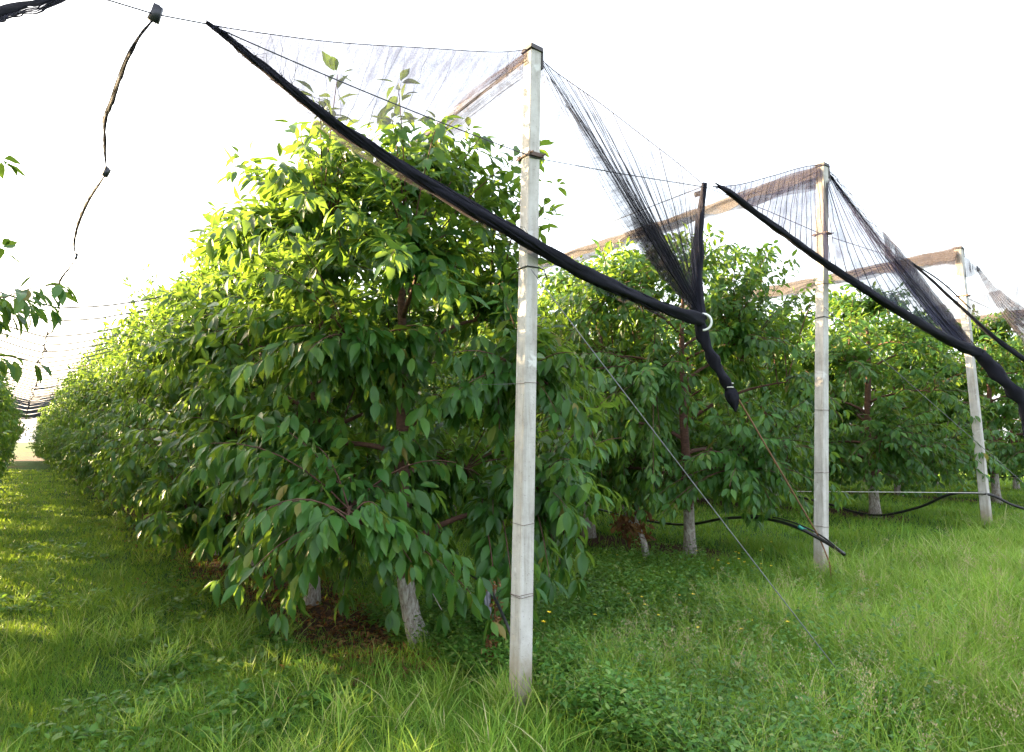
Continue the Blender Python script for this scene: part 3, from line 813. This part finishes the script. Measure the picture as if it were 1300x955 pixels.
tag(val, 'long dangling black net seam with clips running down the upper left sky', 'net seam')

# canopy net over the path: left row ridge -> seam -> nearest row ridge, with cross seams
can = empty('canopy_net', cps[1])
mb = MB()
def valley_z(q): return 3.33
def ridge_z(q): return T1_.z+.0
nq_, np_ = 90, 14
for side in (1, -1):
    V = []; U = []; F = []
    for i in range(nq_+1):
        q = 1.0+(i/nq_)**1.5*62
        for j in range(np_+1):
            t = j/np_; p = -2.05+side*2.05*t
            x, y = row(q, p); z = 3.30+(T1_.z-3.30)*t-.14*4*t*(1-t)*(.6+.4*math.cos(q*2.6))
            V.append(Vector((x, y, z))); U.append((q, t*2))
    for i in range(nq_):
        for j in range(np_):
            a = i*(np_+1)+j; F.append((a, a+1, a+np_+2, a+np_+1))
    mb.add(V, F, 0, U)
fin(mb, 'net_panel', M_NET_CANOPY, can)
mb = MB(); 
for k, c in enumerate(cps):
    if k < 3: continue
    for sub in (0, .5):
        q, p = PQ(c.x, c.y); q += sub*2.4
        for side in (1, -1):
            xr, yr = row(q+.15, 0 if side > 0 else -4.1)
            R_ = Vector((xr, yr, T1_.z-.02)); c0 = Vector((*row(q, p), c.z-.05))
            if side > 0 and k < 3: continue
            pts = sag(c0, R_, .13, 12)
            mb.tube([v+Vector((0, 0, random.uniform(-.008, .008))) for v in pts], .006+.0011*min(k, 16), 4, 1, cap=False)
            if k in (7, 12, 18) and sub == 0 and side > 0:
                band(mb, pts, prof([.05, .16, .22, .25, .2], len(pts)), 1, 0, npl=4, seed=k, axis=Vector((D.x, D.y, 0)))
c = cur([(190, 312, 8.6), (228, 294, 8.4), (290, 268, 8.1), (345, 243, 7.9), (400, 212, 7.7)])
band(mb, c, prof([.03, .07, .09, .08, .07], len(c)), 2, 0, npl=4, seed=91)
fin(mb, 'cross_seam', [M_NET_RIDGE_THIN_SUNLIT, M_CABLE], can)
tag(can, 'sheer netting canopy with sagging cross seams stretched over the grass path', 'netting')

# --- row 0 net corner, top left
net0 = empty('hail_net', W(0, 14, 2.6))
mb = MB(); c = cur([(-90, 45, 2.3), (-40, 26, 2.4), (0, 13, 2.5), (25, 6, 2.6), (60, -2, 2.7), (140, -40, 3.0)])
mb.tube(c, prof([.02, .016, .013, .010, .008], len(c)), 10, 0, lump=.25, twist=8)
for k in range(5): mb.tube([p+Vector((random.uniform(-.006, .006), 0, -.012-.008*k+.004*math.sin(i))) for i, p in enumerate(c)], .0035, 5, 0, lump=.3, twist=15)
band(mb, [p+Vector((0, 0, -.025)) for p in c], prof([.05, .04, .03, .015, .01], len(c)), 1, 1, seed=9)
fin(mb, 'rolled_hem', [M_NET_ROLL, M_NET_MID], net0)
tag(net0, 'end of a rolled black net in the top left corner of the photo', 'net', 'hail nets of the rows')

# --- net of the middle row
net2 = empty('hail_net', T2_)
A2 = cur([(905, 237, 5.9), (940, 234, 6.2), (985, 222, 6.6), (1020, 212, 7.0), (1044, 209, 7.18)])
B2 = cur([(912, 236, 5.92), (930, 247, 6.0), (960, 271, 6.2), (1000, 300, 6.5), (1042, 330, 6.8), (1100, 369, 7.2), (1170, 412, 7.9), (1215, 437, 8.4), (1243, 449, 8.6)], 8)
ring2 = B2[-1].copy()
mb = MB()
B2a = B2[:int(len(B2)*.55)]
sheet(mb, A2, B2a, 90, 24, .014, 70, 0, seed=14)
for k in range(24):
    u = k/24; thread(mb, at(A2, u), at(B2a, min(1, u+.05)), .0022, .0, 1)
# right part from head of post to hem
A2b = [T2_.copy() for _ in range(20)]; A2b = cur([(1044, 209, 7.18), (1047, 212, 7.2), (1050, 217, 7.2)])
B2b = B2[int(len(B2)*.55):]
sheet(mb, A2b, B2b, 60, 20, .01, 40, 0, seed=15, sagz=.05)
for k in range(14):
    u = k/14; thread(mb, at(A2b, u), at(B2b, u), .0028, .06, 1)
mb.tube(A2, .004, 5, 1)
fin(mb, 'stretched_sheet', [M_NET_PALE, M_NET_ROLL], net2)
mb = MB(); n = len(B2)
mb.tube(B2, prof([.012, .028, .026, .030, .032, .036, .042, .05, .055, .06], n), 14, 0, lump=.12, twist=5)
for k in range(4):
    off = Vector([random.uniform(-.018, .018) for _ in range(3)])
    mb.tube([p+off*(1+.8*math.sin(i*.35+k)) for i, p in enumerate(B2)], prof([.006, .02, .02, .022, .024, .03, .035], n), 8, 0, lump=.18, twist=7, ph=k)
ruffle(mb, B2, .03, 50, 0)
fin(mb, 'rolled_hem', M_NET_ROLL, net2)
F2 = cur([(1048, 213, 7.2), (1056, 219, 7.25), (1088, 253, 7.6), (1116, 288, 7.95), (1150, 325, 8.3), (1185, 369, 8.45), (1220, 415, 8.55), (1243, 446, 8.6)])
G2 = cur([(1048, 213, 7.2), (1054, 225, 7.22), (1084, 272, 7.5), (1120, 322, 7.8), (1145, 355, 7.95), (1183, 402, 8.2), (1210, 430, 8.4), (1240, 449, 8.6)])
mb = MB()
sheet(mb, F2, G2, 70, 12, .012, 22, 0, seed=18)
k0 = int(len(F2)*.45)
sheet(mb, F2[k0:], G2[k0:], 50, 12, .014, 22, 1, seed=19)
sheet(mb, [p+Vector((0, .04, 0)) for p in F2[k0+4:]], [p+Vector((0, .04, 0)) for p in G2[k0+4:]], 50, 12, .014, 22, 1, seed=20)
for k in range(14):
    w_ = k/13; mb.tube([a.lerp(b, w_)+Vector((0, random.uniform(-.02, .02), 0)) for a, b in zip(F2, G2)], .002, 4, 2, cap=False)
fin(mb, 'gathered_fold', [M_NET_MID, M_NET_DENSE, M_NET_ROLL], net2)
mb = MB(); c = cur([(1243, 449, 8.6), (1262, 470, 8.6), (1284, 494, 8.62), (1299, 512, 8.65), (1304, 540, 8.7), (1308, 572, 8.7)], 8)
mb.tube(c, prof([.075, .07, .08, .065, .075, .06, .065, .045, .06, .04], len(c)), 12, 0, lump=.15, lobes=2, twist=16)
fin(mb, 'twisted_tail', M_NET_ROLL, net2)
mb = MB()
drape_band(mb, ridge_pts(T2_+Vector((0, 0, .02)), 46, 120), .11, .12, 3, 0, seed=31)
mb.tube(ridge_pts(T2_, 46, 60, -.0), .004, 5, 1)
fin(mb, 'ridge_fold', [M_NET_RIDGE_SUNLIT, M_NET_ROLL], net2)
tag(net2, 'black hail net gathered from the middle post down to the right edge of the photo', 'net', 'hail nets of the rows')

# --- net of the third row
net3 = empty('hail_net', T3_)
mb = MB()
a = cur([(1150, 328, 8.9), (1185, 320, 9.6), (1217, 313, 10.35), (1230, 327, 10.4), (1245, 340, 10.4)])
b = cur([(1156, 336, 8.9), (1190, 338, 9.6), (1214, 349, 10.3), (1231, 352, 10.35), (1243, 345, 10.4)])
sheet(mb, a, b, 50, 8, .02, 30, 0, seed=22); sheet(mb, [p+Vector((0, .05, .0)) for p in a], b, 50, 8, .03, 24, 0, seed=23)
f = cur([(1240, 337, 10.4), (1262, 362, 10.6), (1290, 385, 10.8), (1330, 410, 11), (1380, 440, 11.3)])
g = cur([(1240, 343, 10.35), (1256, 372, 10.4), (1282, 412, 10.5), (1320, 455, 10.7), (1380, 500, 11)])
sheet(mb, f, g, 60, 12, .02, 22, 0, seed=24); sheet(mb, f, [p+Vector((0, .05, .03)) for p in g], 60, 12, .02, 25, 0, seed=25)
for k in range(8): mb.tube([p.lerp(q_, k/7) for p, q_ in zip(f, g)], .003, 4, 1, cap=False)
fin(mb, 'torn_sheet', [M_NET_MID, M_NET_ROLL], net3)
mb = MB(); c = cur([(1158, 334, 8.9), (1185, 358, 9.3), (1222, 392, 9.9), (1262, 428, 10.2), (1300, 456, 10.4), (1360, 490, 10.8)])
mb.tube(c, prof([.012, .018, .02, .03, .035, .04], len(c)), 10, 0, lump=.15, twist=6)
c = cur([(1158, 334, 8.9), (1195, 358, 9.4), (1232, 392, 10.2)]); mb.tube(c, .010, 6, 0)
fin(mb, 'rolled_hem', M_NET_ROLL, net3)
mb = MB(); drape_band(mb, ridge_pts(T3_+Vector((0, 0, .02)), 40, 100), .13, .16, 3, 0, seed=41)
mb.tube(ridge_pts(T3_, 40, 50), .005, 5, 1)
fin(mb, 'ridge_fold', [M_NET_RIDGE_SUNLIT, M_NET_ROLL], net3)
tag(net3, 'torn black netting hanging from the leaning right-hand post', 'net', 'hail nets of the rows')
x4, y4 = row(.2, 13.3); T4_ = Vector((x4, y4, W(1300, 366, y4).z))
net4 = empty('hail_net', T4_)
mb = MB(); drape_band(mb, ridge_pts(T4_-Vector((D.x*2, D.y*2, 0)), 38, 100), .16, .20, 3, 0, seed=51)
fin(mb, 'ridge_fold', [M_NET_RIDGE_SUNLIT, M_NET_ROLL], net4)
mb = MB(); a = cur([(1185, 390, 14.5), (1240, 375, 13.8), (1300, 362, 13.2), (1350, 352, 12.8)]); b = cur([(1196, 402, 14.5), (1236, 404, 13.8), (1276, 392, 13.4), (1302, 440, 13), (1350, 470, 12.6)])
sheet(mb, a, b, 60, 14, .03, 26, 0, seed=71); sheet(mb, a, [p+Vector((0, .1, .04)) for p in b], 60, 14, .03, 20, 0, seed=72)
fin(mb, 'hanging_sheet', [M_NET_MID], net4)
tag(net4, 'doubled netting band coloured pale as if sunlit, entering at the right edge above the far trees', 'net', 'hail nets of the rows')

# ------------------------------------------------------------------ cables, wires, hoses
def line(name, pts, r, m, label, cat, group=None, n=6, extra=None):
    mb = MB(); mb.tube(pts, r, n)
    o = mb.build(name, m, None, origin=Vector(pts[0]))
    tag(o, label, cat, group); return o
cr = [W(-60, -50, 2.2), W(140, 1, 2.85), W(196, 18, 3.0), W(265, 31, 3.15)]
cr += sag(W(265, 31, 3.15), W(681, 201, 4.36), .02, 10)[1:]
cr += [W(681, 201, 4.36), W(790, 221, 5.1), W(897, 238, 5.86), W(975, 268, 6.6), W(1042, 297, 7.13), W(1110, 319, 8.0), W(1155, 331, 8.6), W(1222, 376, 10.3), W(1330, 425, 12)]
line('cross_cable', cr, .0034, M_CABLE, 'thin dark cable running across the sky and clamped to every post', 'cable')
v12 = [V12+Vector((D.x*t, D.y*t, -.01*t)) for t in (0, 1, 2, 4, 8, 14, 24, 40)]
o = line('valley_wire', v12, .0035, M_CABLE, 'thin wire leading back from the pinched net between the nearest and middle posts', 'wire', 'wires along the rows')
kb = MB(); kk = W(887, 246, 6.0); kb.box(kk, .035, .02, .018, Euler((0, -.3, 0)).to_matrix()); kb.build('clip', M_CLIP, o, origin=None).matrix_parent_inverse = Matrix.Translation(-Vector(o.location))
V23 = W(1155, 330, 8.6)
line('valley_wire', [V23+Vector((D.x*t, D.y*t, -.01*t)) for t in (0, 2, 5, 12, 30)], .0035, M_CABLE, 'thin wire leading back from the pinched net between the middle and right-hand posts', 'wire', 'wires along the rows')
line('training_wire', [W(672, 487, 4.38), W(590, 489, 5.2), W(470, 500, 7)], .0014, M_WIRE, 'fine horizontal wire tied halfway up the tallest post and entering the leaves', 'wire')
line('guy_wire', sag(W(674, 342, 4.33), W(1105, 905, 4.5), .01, 10), .0032, M_WIRE, 'grey guy wire slanting from the tallest post down to the grass at lower right', 'guy wire', 'guy wires of the posts')
line('guy_wire', sag(W(1046, 390, 7.12), W(1330, 640, 8.6), .01, 10), .0035, M_WIRE, 'thin guy wire slanting from the middle post behind the right-hand post', 'guy wire', 'guy wires of the posts')
rp = cur([(926, 488, 5.92), (950, 528, 6.1), (985, 588, 6.4), (1020, 648, 6.75), (1040, 683, 6.95), (1056, 722, 7.0)], 6)
rp[-1].z = min(rp[-1].z, gz(rp[-1].x, rp[-1].y)-.02)
line('rope', rp, .0075, M_ROPE, 'orange-brown rope from the twisted net tail to the foot of the middle post', 'rope')
# hoses
h2 = cur([(690, 636, 13.0), (755, 646, 12.0), (800, 657, 11.0), (840, 664, 10.2), (875, 666, 9.5), (915, 659, 8.7), (950, 657, 8.1), (985, 661, 7.6), (1015, 671, 7.1), (1035, 681, 6.95), (1058, 694, 6.75), (1072, 704, 6.6)], 6)
ho = line('drip_hose', h2, .017, M_HOSE, 'black drip hose sagging under the middle row and poking past the middle post', 'hose', 'black drip hoses')
mb = MB(); mb.tube([p+Vector((.02, -.01, .025)) for p in cur([(950, 657, 8.1), (985, 661, 7.6), (1015, 671, 7.1), (1035, 681, 6.95), (1052, 693, 6.7), (1068, 707, 6.6)], 6)], .008, 6)
mb.build('hose_end', M_HOSE, ho).matrix_parent_inverse = Matrix.Translation(-Vector(ho.location))
mb = MB(); cc = W(1018, 671, 7.05); mb.tube([cc+Vector((-.03, 0, .02)), cc, cc+Vector((.04, 0, -.02))], .016, 7); mb.build('green_tie', M_TEAL, ho).matrix_parent_inverse = Matrix.Translation(-Vector(ho.location))
h3 = cur([(1000, 628, 13.2), (1052, 640, 12.4), (1080, 649, 12), (1107, 654, 11.7), (1130, 653, 11.4), (1170, 643, 11), (1205, 628, 10.6), (1240, 626, 10.4), (1262, 630, 10.3), (1285, 641, 10.1), (1315, 650, 9.9)], 6)
line('drip_hose', h3, .02, M_HOSE, 'black drip hose looping through the grass between the middle and right-hand posts', 'hose', 'black drip hoses')
line('drip_hose', cur([(560, 705, 5.9), (600, 731, 5.3), (622, 750, 5.0), (640, 785, 4.7), (655, 822, 4.55)], 6), .011, M_HOSE, 'short black drip hose emerging from the leaves left of the tallest post', 'hose', 'black drip hoses')
h4 = cur([(1255, 607, 15), (1300, 604, 14.5), (1340, 600, 14)], 6)
line('drip_hose', h4, .014, M_HOSE, 'distant black hose at the right edge behind the leaning post', 'hose', 'black drip hoses')
line('training_wire', [W(1008, 624, 10.6), W(1150, 625, 10.45), W(1250, 626, 10.33)], .005, M_STRING, 'pale horizontal wire tied low between the middle and right-hand posts', 'wire')
# grey rag and dried climber by the hose near post 1
rag = MB()
a = [W(612, 742, 4.95), W(616, 740, 4.95), W(622, 744, 4.95)]; b = [W(616, 778, 4.95), W(621, 785, 4.93), W(624, 776, 4.97)]
sheet(rag, spline(a, 5), spline(b, 5), 16, 12, .01, 14, 0)
tag(rag.build('rag', simple('grey_cloth', (.25, .25, .30), .9), None), 'scrap of grey cloth hanging on the hose left of the tallest post', 'rag')
pts = [W(x, y, 4.95) for x, y in ((627, 745), (629, 765), (628, 785), (626, 800), (624, 815), (624, 830))]
dp = empty('dried_plant', (pts[-1].x, pts[-1].y, gz(pts[-1].x, pts[-1].y)))
mb = MB(); mb.tube(pts+[Vector(dp.location)], .004, 5); fin(mb, 'stem', M_RUST, dp)
V, Q, T = dry_bits(None, [tuple(p) for p in pts], 150, r_, (.02, .05), .022)
o = np_mesh('dry_foliage', V, Q, T, [M_DRY]); o.parent = dp; o.matrix_parent_inverse = Matrix.Translation(-Vector(dp.location))
tag(dp, 'reddish dried plant standing between the first trunk and the tallest post', 'dried plant')
# stones
def stone(x, y, Yd, s, label):
    b = W(x, y, Yd); b.z = gz(b.x, b.y)
    import bmesh
    bm = bmesh.new(); bmesh.ops.create_icosphere(bm, subdivisions=3, radius=1)
    rr = random.Random(int(x))
    phs = [rr.uniform(0, 6) for _ in range(6)]
    for v in bm.verts:
        c = v.co.copy(); k = 1+.14*math.sin(c.x*3+phs[0])+.12*math.sin(c.y*4+phs[1])+.1*math.sin(c.z*5+phs[2])+.05*math.sin(c.x*9+c.y*7)
        v.co = Vector((c.x*s*k, c.y*s*.8*k, c.z*s*.6*k))
    me = bpy.data.meshes.new('stone'); bm.to_mesh(me); bm.free(); me.materials.append(M_STONE)
    for p in me.polygons: p.use_smooth = True
    o = link('stone', me); o.location = (b.x, b.y, b.z+s*.35); tag(o, label, 'stone', 'pale stones')
stone(706, 684, 12.4, .09, 'pale stone in the shaded grass under the middle row, larger of the pair')
stone(722, 686, 12.3, .06, 'pale stone in the shaded grass under the middle row, smaller of the pair')

# ------------------------------------------------------------------ grass and weeds
def scatter(n, ymin, ymax, pw=1.0, xl=-.85, xr=.85, seed=1):
    r = np.random.default_rng(seed)
    u = r.uniform(0, 1, n)
    y = ymin*(ymax/ymin)**(u**pw)
    x = r.uniform(xl, xr, n)*y + r.uniform(-1, 1, n)*.6
    return x, y, r
def vnoise(x, y, s, seed=0):
    return (np.sin(x*s+seed)*np.cos(y*s*1.13+seed*2)+np.sin(x*s*2.17+y*s*.7+seed*3)*.6+np.sin(y*s*2.9-x*s*1.4+seed)*.4)/2
def blades(x, y, r, hgt, wid, bend=.5, lean=.35):
    n = len(x); z = ground(x, y)-.01
    az = r.uniform(0, 2*math.pi, n); fz = r.uniform(0, 2*math.pi, n)
    b = np.stack([x, y, z], 1)
    dirh = np.stack([np.cos(az), np.sin(az), np.zeros(n)], 1)
    sid = np.stack([np.cos(fz), np.sin(fz), np.zeros(n)], 1)
    ln = np.abs(r.normal(0, lean, n))[:, None]; bd = (np.abs(r.normal(0, bend, n)))[:, None]
    h = hgt[:, None]; w = wid[:, None]
    up = np.array([[0, 0, 1.0]])
    def P(t): return b+up*h*t*(1-.25*bd*t)+dirh*h*(ln*t+bd*t*t)
    V = np.empty((n, 7, 3))
    V[:, 0] = P(0)-sid*w*.5; V[:, 1] = P(0)+sid*w*.5
    V[:, 2] = P(.4)-sid*w*.5; V[:, 3] = P(.4)+sid*w*.5
    V[:, 4] = P(.75)-sid*w*.32; V[:, 5] = P(.75)+sid*w*.32; V[:, 6] = P(1)
    off = (np.arange(n)*7)[:, None, None]
    Q = (np.array([(0, 1, 3, 2), (2, 3, 5, 4)])[None]+off).reshape(-1, 4)
    T = (np.array([(4, 5, 6)])[None]+off).reshape(-1, 3)
    return V.reshape(-1, 3), Q, T
# everywhere: short grass
x, y, r = scatter(430000, 2.6, 42, .95, seed=3)
keep = r.uniform(0, 1, len(x)) > soil_amount(x, y)*.93-.05*vnoise(x, y, 5)
q_, p_ = PQ(x, y)
keep &= ~((p_ > 6) & (q_ > 12))
x, y = x[keep], y[keep]; q_, p_ = PQ(x, y)
wild = sm(-.3, .9, p_)*sm(3.5, .2, q_)
tuf = np.clip(.5+.9*vnoise(x, y, 2.3, 1), .1, 1.6)
h = (.055+.05*tuf+.10*wild*tuf)*r.uniform(.6, 1.35, len(x))
w_ = (.0032+.0016*r.uniform(0, 1, len(x)))*np.maximum(1, y/5.0)
V, Q, T = blades(x, y, r, h, w_)
g_ = np_mesh('grass', V, Q, T, [M_GRASS]); tag(g_, 'short green grass covering the path and the ground under the rows', 'grass', kind='stuff')
# right: rank tall grass
x, y, r = scatter(210000, 2.8, 17, .9, xl=-.1, xr=.9, seed=5)
q_, p_ = PQ(x, y)
pr = sm(-.2, 1.3, p_)*sm(1.6, -.6, q_-.25*p_*0)*np.clip(.55+.8*vnoise(x, y, 1.7, 4), .12, 1)
keep = r.uniform(0, 1, len(x)) < pr
x, y = x[keep], y[keep]
tuf = np.clip(.6+.6*vnoise(x, y, 3.1, 2), .2, 1.3)
h = (.14+.20*tuf)*r.uniform(.5, 1.25, len(x)); w_ = (.0042+.0025*r.uniform(0, 1, len(x)))*np.maximum(1, y/6.0)
V, Q, T = blades(x, y, r, h, w_, .55, .4)
tag(np_mesh('rank_grass', V, Q, T, [M_TALL]), 'tall untidy grass in front of the posts on the right', 'grass', kind='stuff')
# clumps of longer grass on the left
parts = []
r = np.random.default_rng(9)
for _ in range(230):
    yy = 3.2*(5.0)**r.uniform(0, 1); xx = r.uniform(-.8, .12)*yy
    qv, pv = PQ(xx, yy)
    if soil_amount(np.array([xx]), np.array([yy]))[0] > .6 or pv > .4: continue
    n = int(r.uniform(18, 50)); s = r.uniform(.05, .16)
    bx = xx+r.normal(0, s*.5, n); by = yy+r.normal(0, s*.5, n)
    parts.append(blades(bx, by, r, r.uniform(.12, .27, n), r.uniform(.004, .007, n), .6, .45))
for bb in (b1, b2, b3):
    for _ in range(9):
        a_ = r.uniform(0, 6.28); n = 26
        bx = bb.x+math.cos(a_)*.11+r.normal(0, .04, n); by = bb.y+math.sin(a_)*.11+r.normal(0, .04, n)
        parts.append(blades(bx, by, r, r.uniform(.10, .30, n), r.uniform(.004, .007, n), .6, .35))
V, Q, T = merge(parts); tag(np_mesh('grass_tufts', V, Q, T, [M_TALL]), 'longer grass tufts scattered over the mown path', 'grass', kind='stuff')
# broad-leaved weeds
def weeds(n, seed, cond, hh, nl, L, stems=True):
    r = np.random.default_rng(seed); O = []; Dd = []; U = []; Ls = []
    cnt = 0
    while cnt < n:
        yy = 3.0*(6.5)**(r.uniform(0, 1)**1.1); xx = r.uniform(-.82, .85)*yy
        qv, pv = PQ(xx, yy)
        if not cond(xx, yy, qv, pv, r): continue
        cnt += 1
        H = r.uniform(*hh); g0 = gz(xx, yy); k = int(r.uniform(*nl)); lx, ly = r.normal(0, .15, 2)
        for j in range(k):
            t = (j+r.uniform())/k; a = r.uniform(0, 6.28)
            O.append((xx+lx*H*t+.01*math.cos(a), yy+ly*H*t+.01*math.sin(a), g0+H*t)); 
            Dd.append((math.cos(a), math.sin(a), r.uniform(-.2, .8))); U.append((r.normal(0, .3), r.normal(0, .3), 1)); Ls.append(r.uniform(*L)*(1.1-.5*t))
    O = np.array(O); Dd = nrm(np.array(Dd)); U = nrm(np.array(U)); Ls = np.array(Ls)
    return leaf_arrays(O, Dd, U, Ls, Ls*r.uniform(.38, .62, len(Ls)), r.uniform(0, .5, len(Ls)), .3, .06)
V, Q, T = weeds(4600, 21, lambda x, y, q, p, r: p > .05 and q < 2.8 and p < r.uniform(1.2, 4.5) and x/y < r.uniform(.2, .6) and r.uniform() < .35+.65*(vnoise(x, y, 1.4, 7) > -.05), (.08, .32), (9, 20), (.03, .075))
tag(np_mesh('weeds', V, Q, T, [M_WEED]), 'broad-leaved weeds growing through the grass on the right', 'weeds', kind='stuff')
V, Q, T = weeds(620, 22, lambda x, y, q, p, r: p < -.6 and vnoise(x, y, 1.1, 3) > .1, (.02, .09), (6, 12), (.05, .12))
tag(np_mesh('rosette_weeds', V, Q, T, [M_WEED]), 'flat leafy weeds scattered over the grass path', 'weeds', kind='stuff')
# seed heads
parts = []; mb = MB(); r = np.random.default_rng(31)
for _ in range(620):
    yy = 3.4*(3.6)**r.uniform(0, 1); xx = r.uniform(.05, .8)*yy; qv, pv = PQ(xx, yy)
    if pv < .6 or qv > .4: continue
    H = r.uniform(.28, .55); g0 = gz(xx, yy); lx, ly = r.normal(0, .22, 2)
    pt = [Vector((xx+lx*H*t*t, yy+ly*H*t*t, g0+H*t)) for t in (0, .4, .7, 1)]
    mb.tube(pt, [.0018, .0015, .0012, .0008], 4, cap=False)
    n = 34; t = r.uniform(.66, 1.02, n); a = r.uniform(0, 6.28, n)
    o = np.stack([xx+lx*H*t*t, yy+ly*H*t*t, g0+H*t], 1); sp_ = (1.05-t)*1.2
    d = nrm(np.stack([np.cos(a)*.7, np.sin(a)*.7, np.full(n, .8)], 1))
    parts.append(leaf_arrays(o+d*(r.uniform(0, .10, n)*sp_*2)[:, None], d, nrm(r.normal(0, 1, (n, 3))), r.uniform(.008, .018, n), r.uniform(.003, .005, n), np.zeros(n), .2))
V, Q, T = merge(parts); sh = np_mesh('seed_heads', V, Q, T, [M_STRAW]); tag(sh, 'pale straw-coloured grass seed heads above the tall grass', 'seed heads', kind='stuff')
mb.build('stalks', M_TALL, sh)
# yellow flowers
r = np.random.default_rng(41); parts = []; mb = MB()
spots = [(690, 790, 4.55), (697, 778, 4.7), (912, 712, 7.3), (925, 716, 7.2), (938, 710, 7.3), (945, 714, 7.25), (905, 722, 7.1), (822, 695, 9.5), (885, 706, 8.4), (745, 688, 10.5), (880, 755, 5.9), (1000, 790, 5.2)]
spots += [(r.uniform(720, 1000), r.uniform(690, 800), 0) for _ in range(26)]
for sx, sy, Yd in spots:
    if Yd == 0: Yd = 1.45*940/(sy-545)
    c = W(sx, sy, Yd); g0 = gz(c.x, c.y); c.z = max(c.z, g0+.10)
    mb.tube([Vector((c.x+.01, c.y, g0)), c], .0016, 4, cap=False)
    n = 12; a = np.linspace(0, 6.28, n, endpoint=False)
    d = nrm(np.stack([np.cos(a), np.sin(a), r.uniform(.1, .7, n)], 1)); o = np.tile(np.array(c), (n, 1))
    parts.append(leaf_arrays(o, d, np.tile([[0, 0, 1.0]], (n, 1)), np.full(n, .017), np.full(n, .009), np.zeros(n), .2))
V, Q, T = merge(parts); fl = np_mesh('yellow_wildflowers', V, Q, T, [M_YEL]); tag(fl, 'small yellow wildflowers dotted through the grass below the trees', 'flowers', kind='stuff')
mb.build('stalks', M_WEED, fl)
# leaf litter on the soil strip
r = np.random.default_rng(51); n = 3600
qv = 1.0+r.uniform(0, 1, n)**1.5*12; pv = r.normal(0, .42, n); x = P1.x+D.x*qv+E.x*pv; y = P1.y+D.y*qv+E.y*pv
o = np.stack([x, y, ground(x, y)+.012], 1); d = nrm(np.stack([r.normal(0, 1, n), r.normal(0, 1, n), r.normal(0, .25, n)], 1))
V, Q, T = leaf_arrays(o, d, nrm(np.stack([r.normal(0, .4, n), r.normal(0, .4, n), np.ones(n)], 1)), r.uniform(.04, .09, n), r.uniform(.02, .04, n), r.uniform(-.3, .4, n), .5, .1)
tag(np_mesh('leaf_litter', V, Q, T, [M_DRY]), 'fallen brown leaves on the bare soil under the nearest row', 'leaves', kind='stuff')

# ------------------------------------------------------------------ light
SUN_AZ = math.atan2(-.93, .36); SUN_EL = math.radians(13)
world = bpy.data.worlds.new('World'); S.world = world; world.use_nodes = True
nt = world.node_tree; bg = nt.nodes['Background']
sky = nt.nodes.new('ShaderNodeTexSky'); sky.sky_type = 'NISHITA'; sky.sun_disc = False
sky.sun_elevation = SUN_EL; sky.sun_rotation = SUN_AZ; sky.air_density = 1.0; sky.dust_density = 5.0; sky.ozone_density = 1.0
hz = nt.nodes.new('ShaderNodeMixRGB'); hz.inputs[0].default_value = .6; hz.inputs[2].default_value = (1.95, 1.95, 2.0, 1)   # even white added to whiten the sky and lift the fill light
nt.links.new(sky.outputs[0], hz.inputs[1]); nt.links.new(hz.outputs[0], bg.inputs[0]); bg.inputs[1].default_value = .15
sd = bpy.data.lights.new('sun', 'SUN'); sd.energy = 4.3; sd.angle = math.radians(.6); sd.color = (1, .76, .43)
so = bpy.data.objects.new('sun', sd); COL.objects.link(so)
sv = Vector((math.sin(SUN_AZ)*math.cos(SUN_EL), math.cos(SUN_AZ)*math.cos(SUN_EL), math.sin(SUN_EL)))
so.rotation_euler = sv.to_track_quat('Z', 'Y').to_euler(); so.location = (-20, 8, 12)
S.view_settings.view_transform = 'Standard'; S.view_settings.look = 'None'; S.view_settings.gamma = 1
S.view_settings.exposure = 3.32
S.render.engine = 'CYCLES'
S.cycles.max_bounces = 8; S.cycles.transparent_max_bounces = 24; S.cycles.transmission_bounces = 4
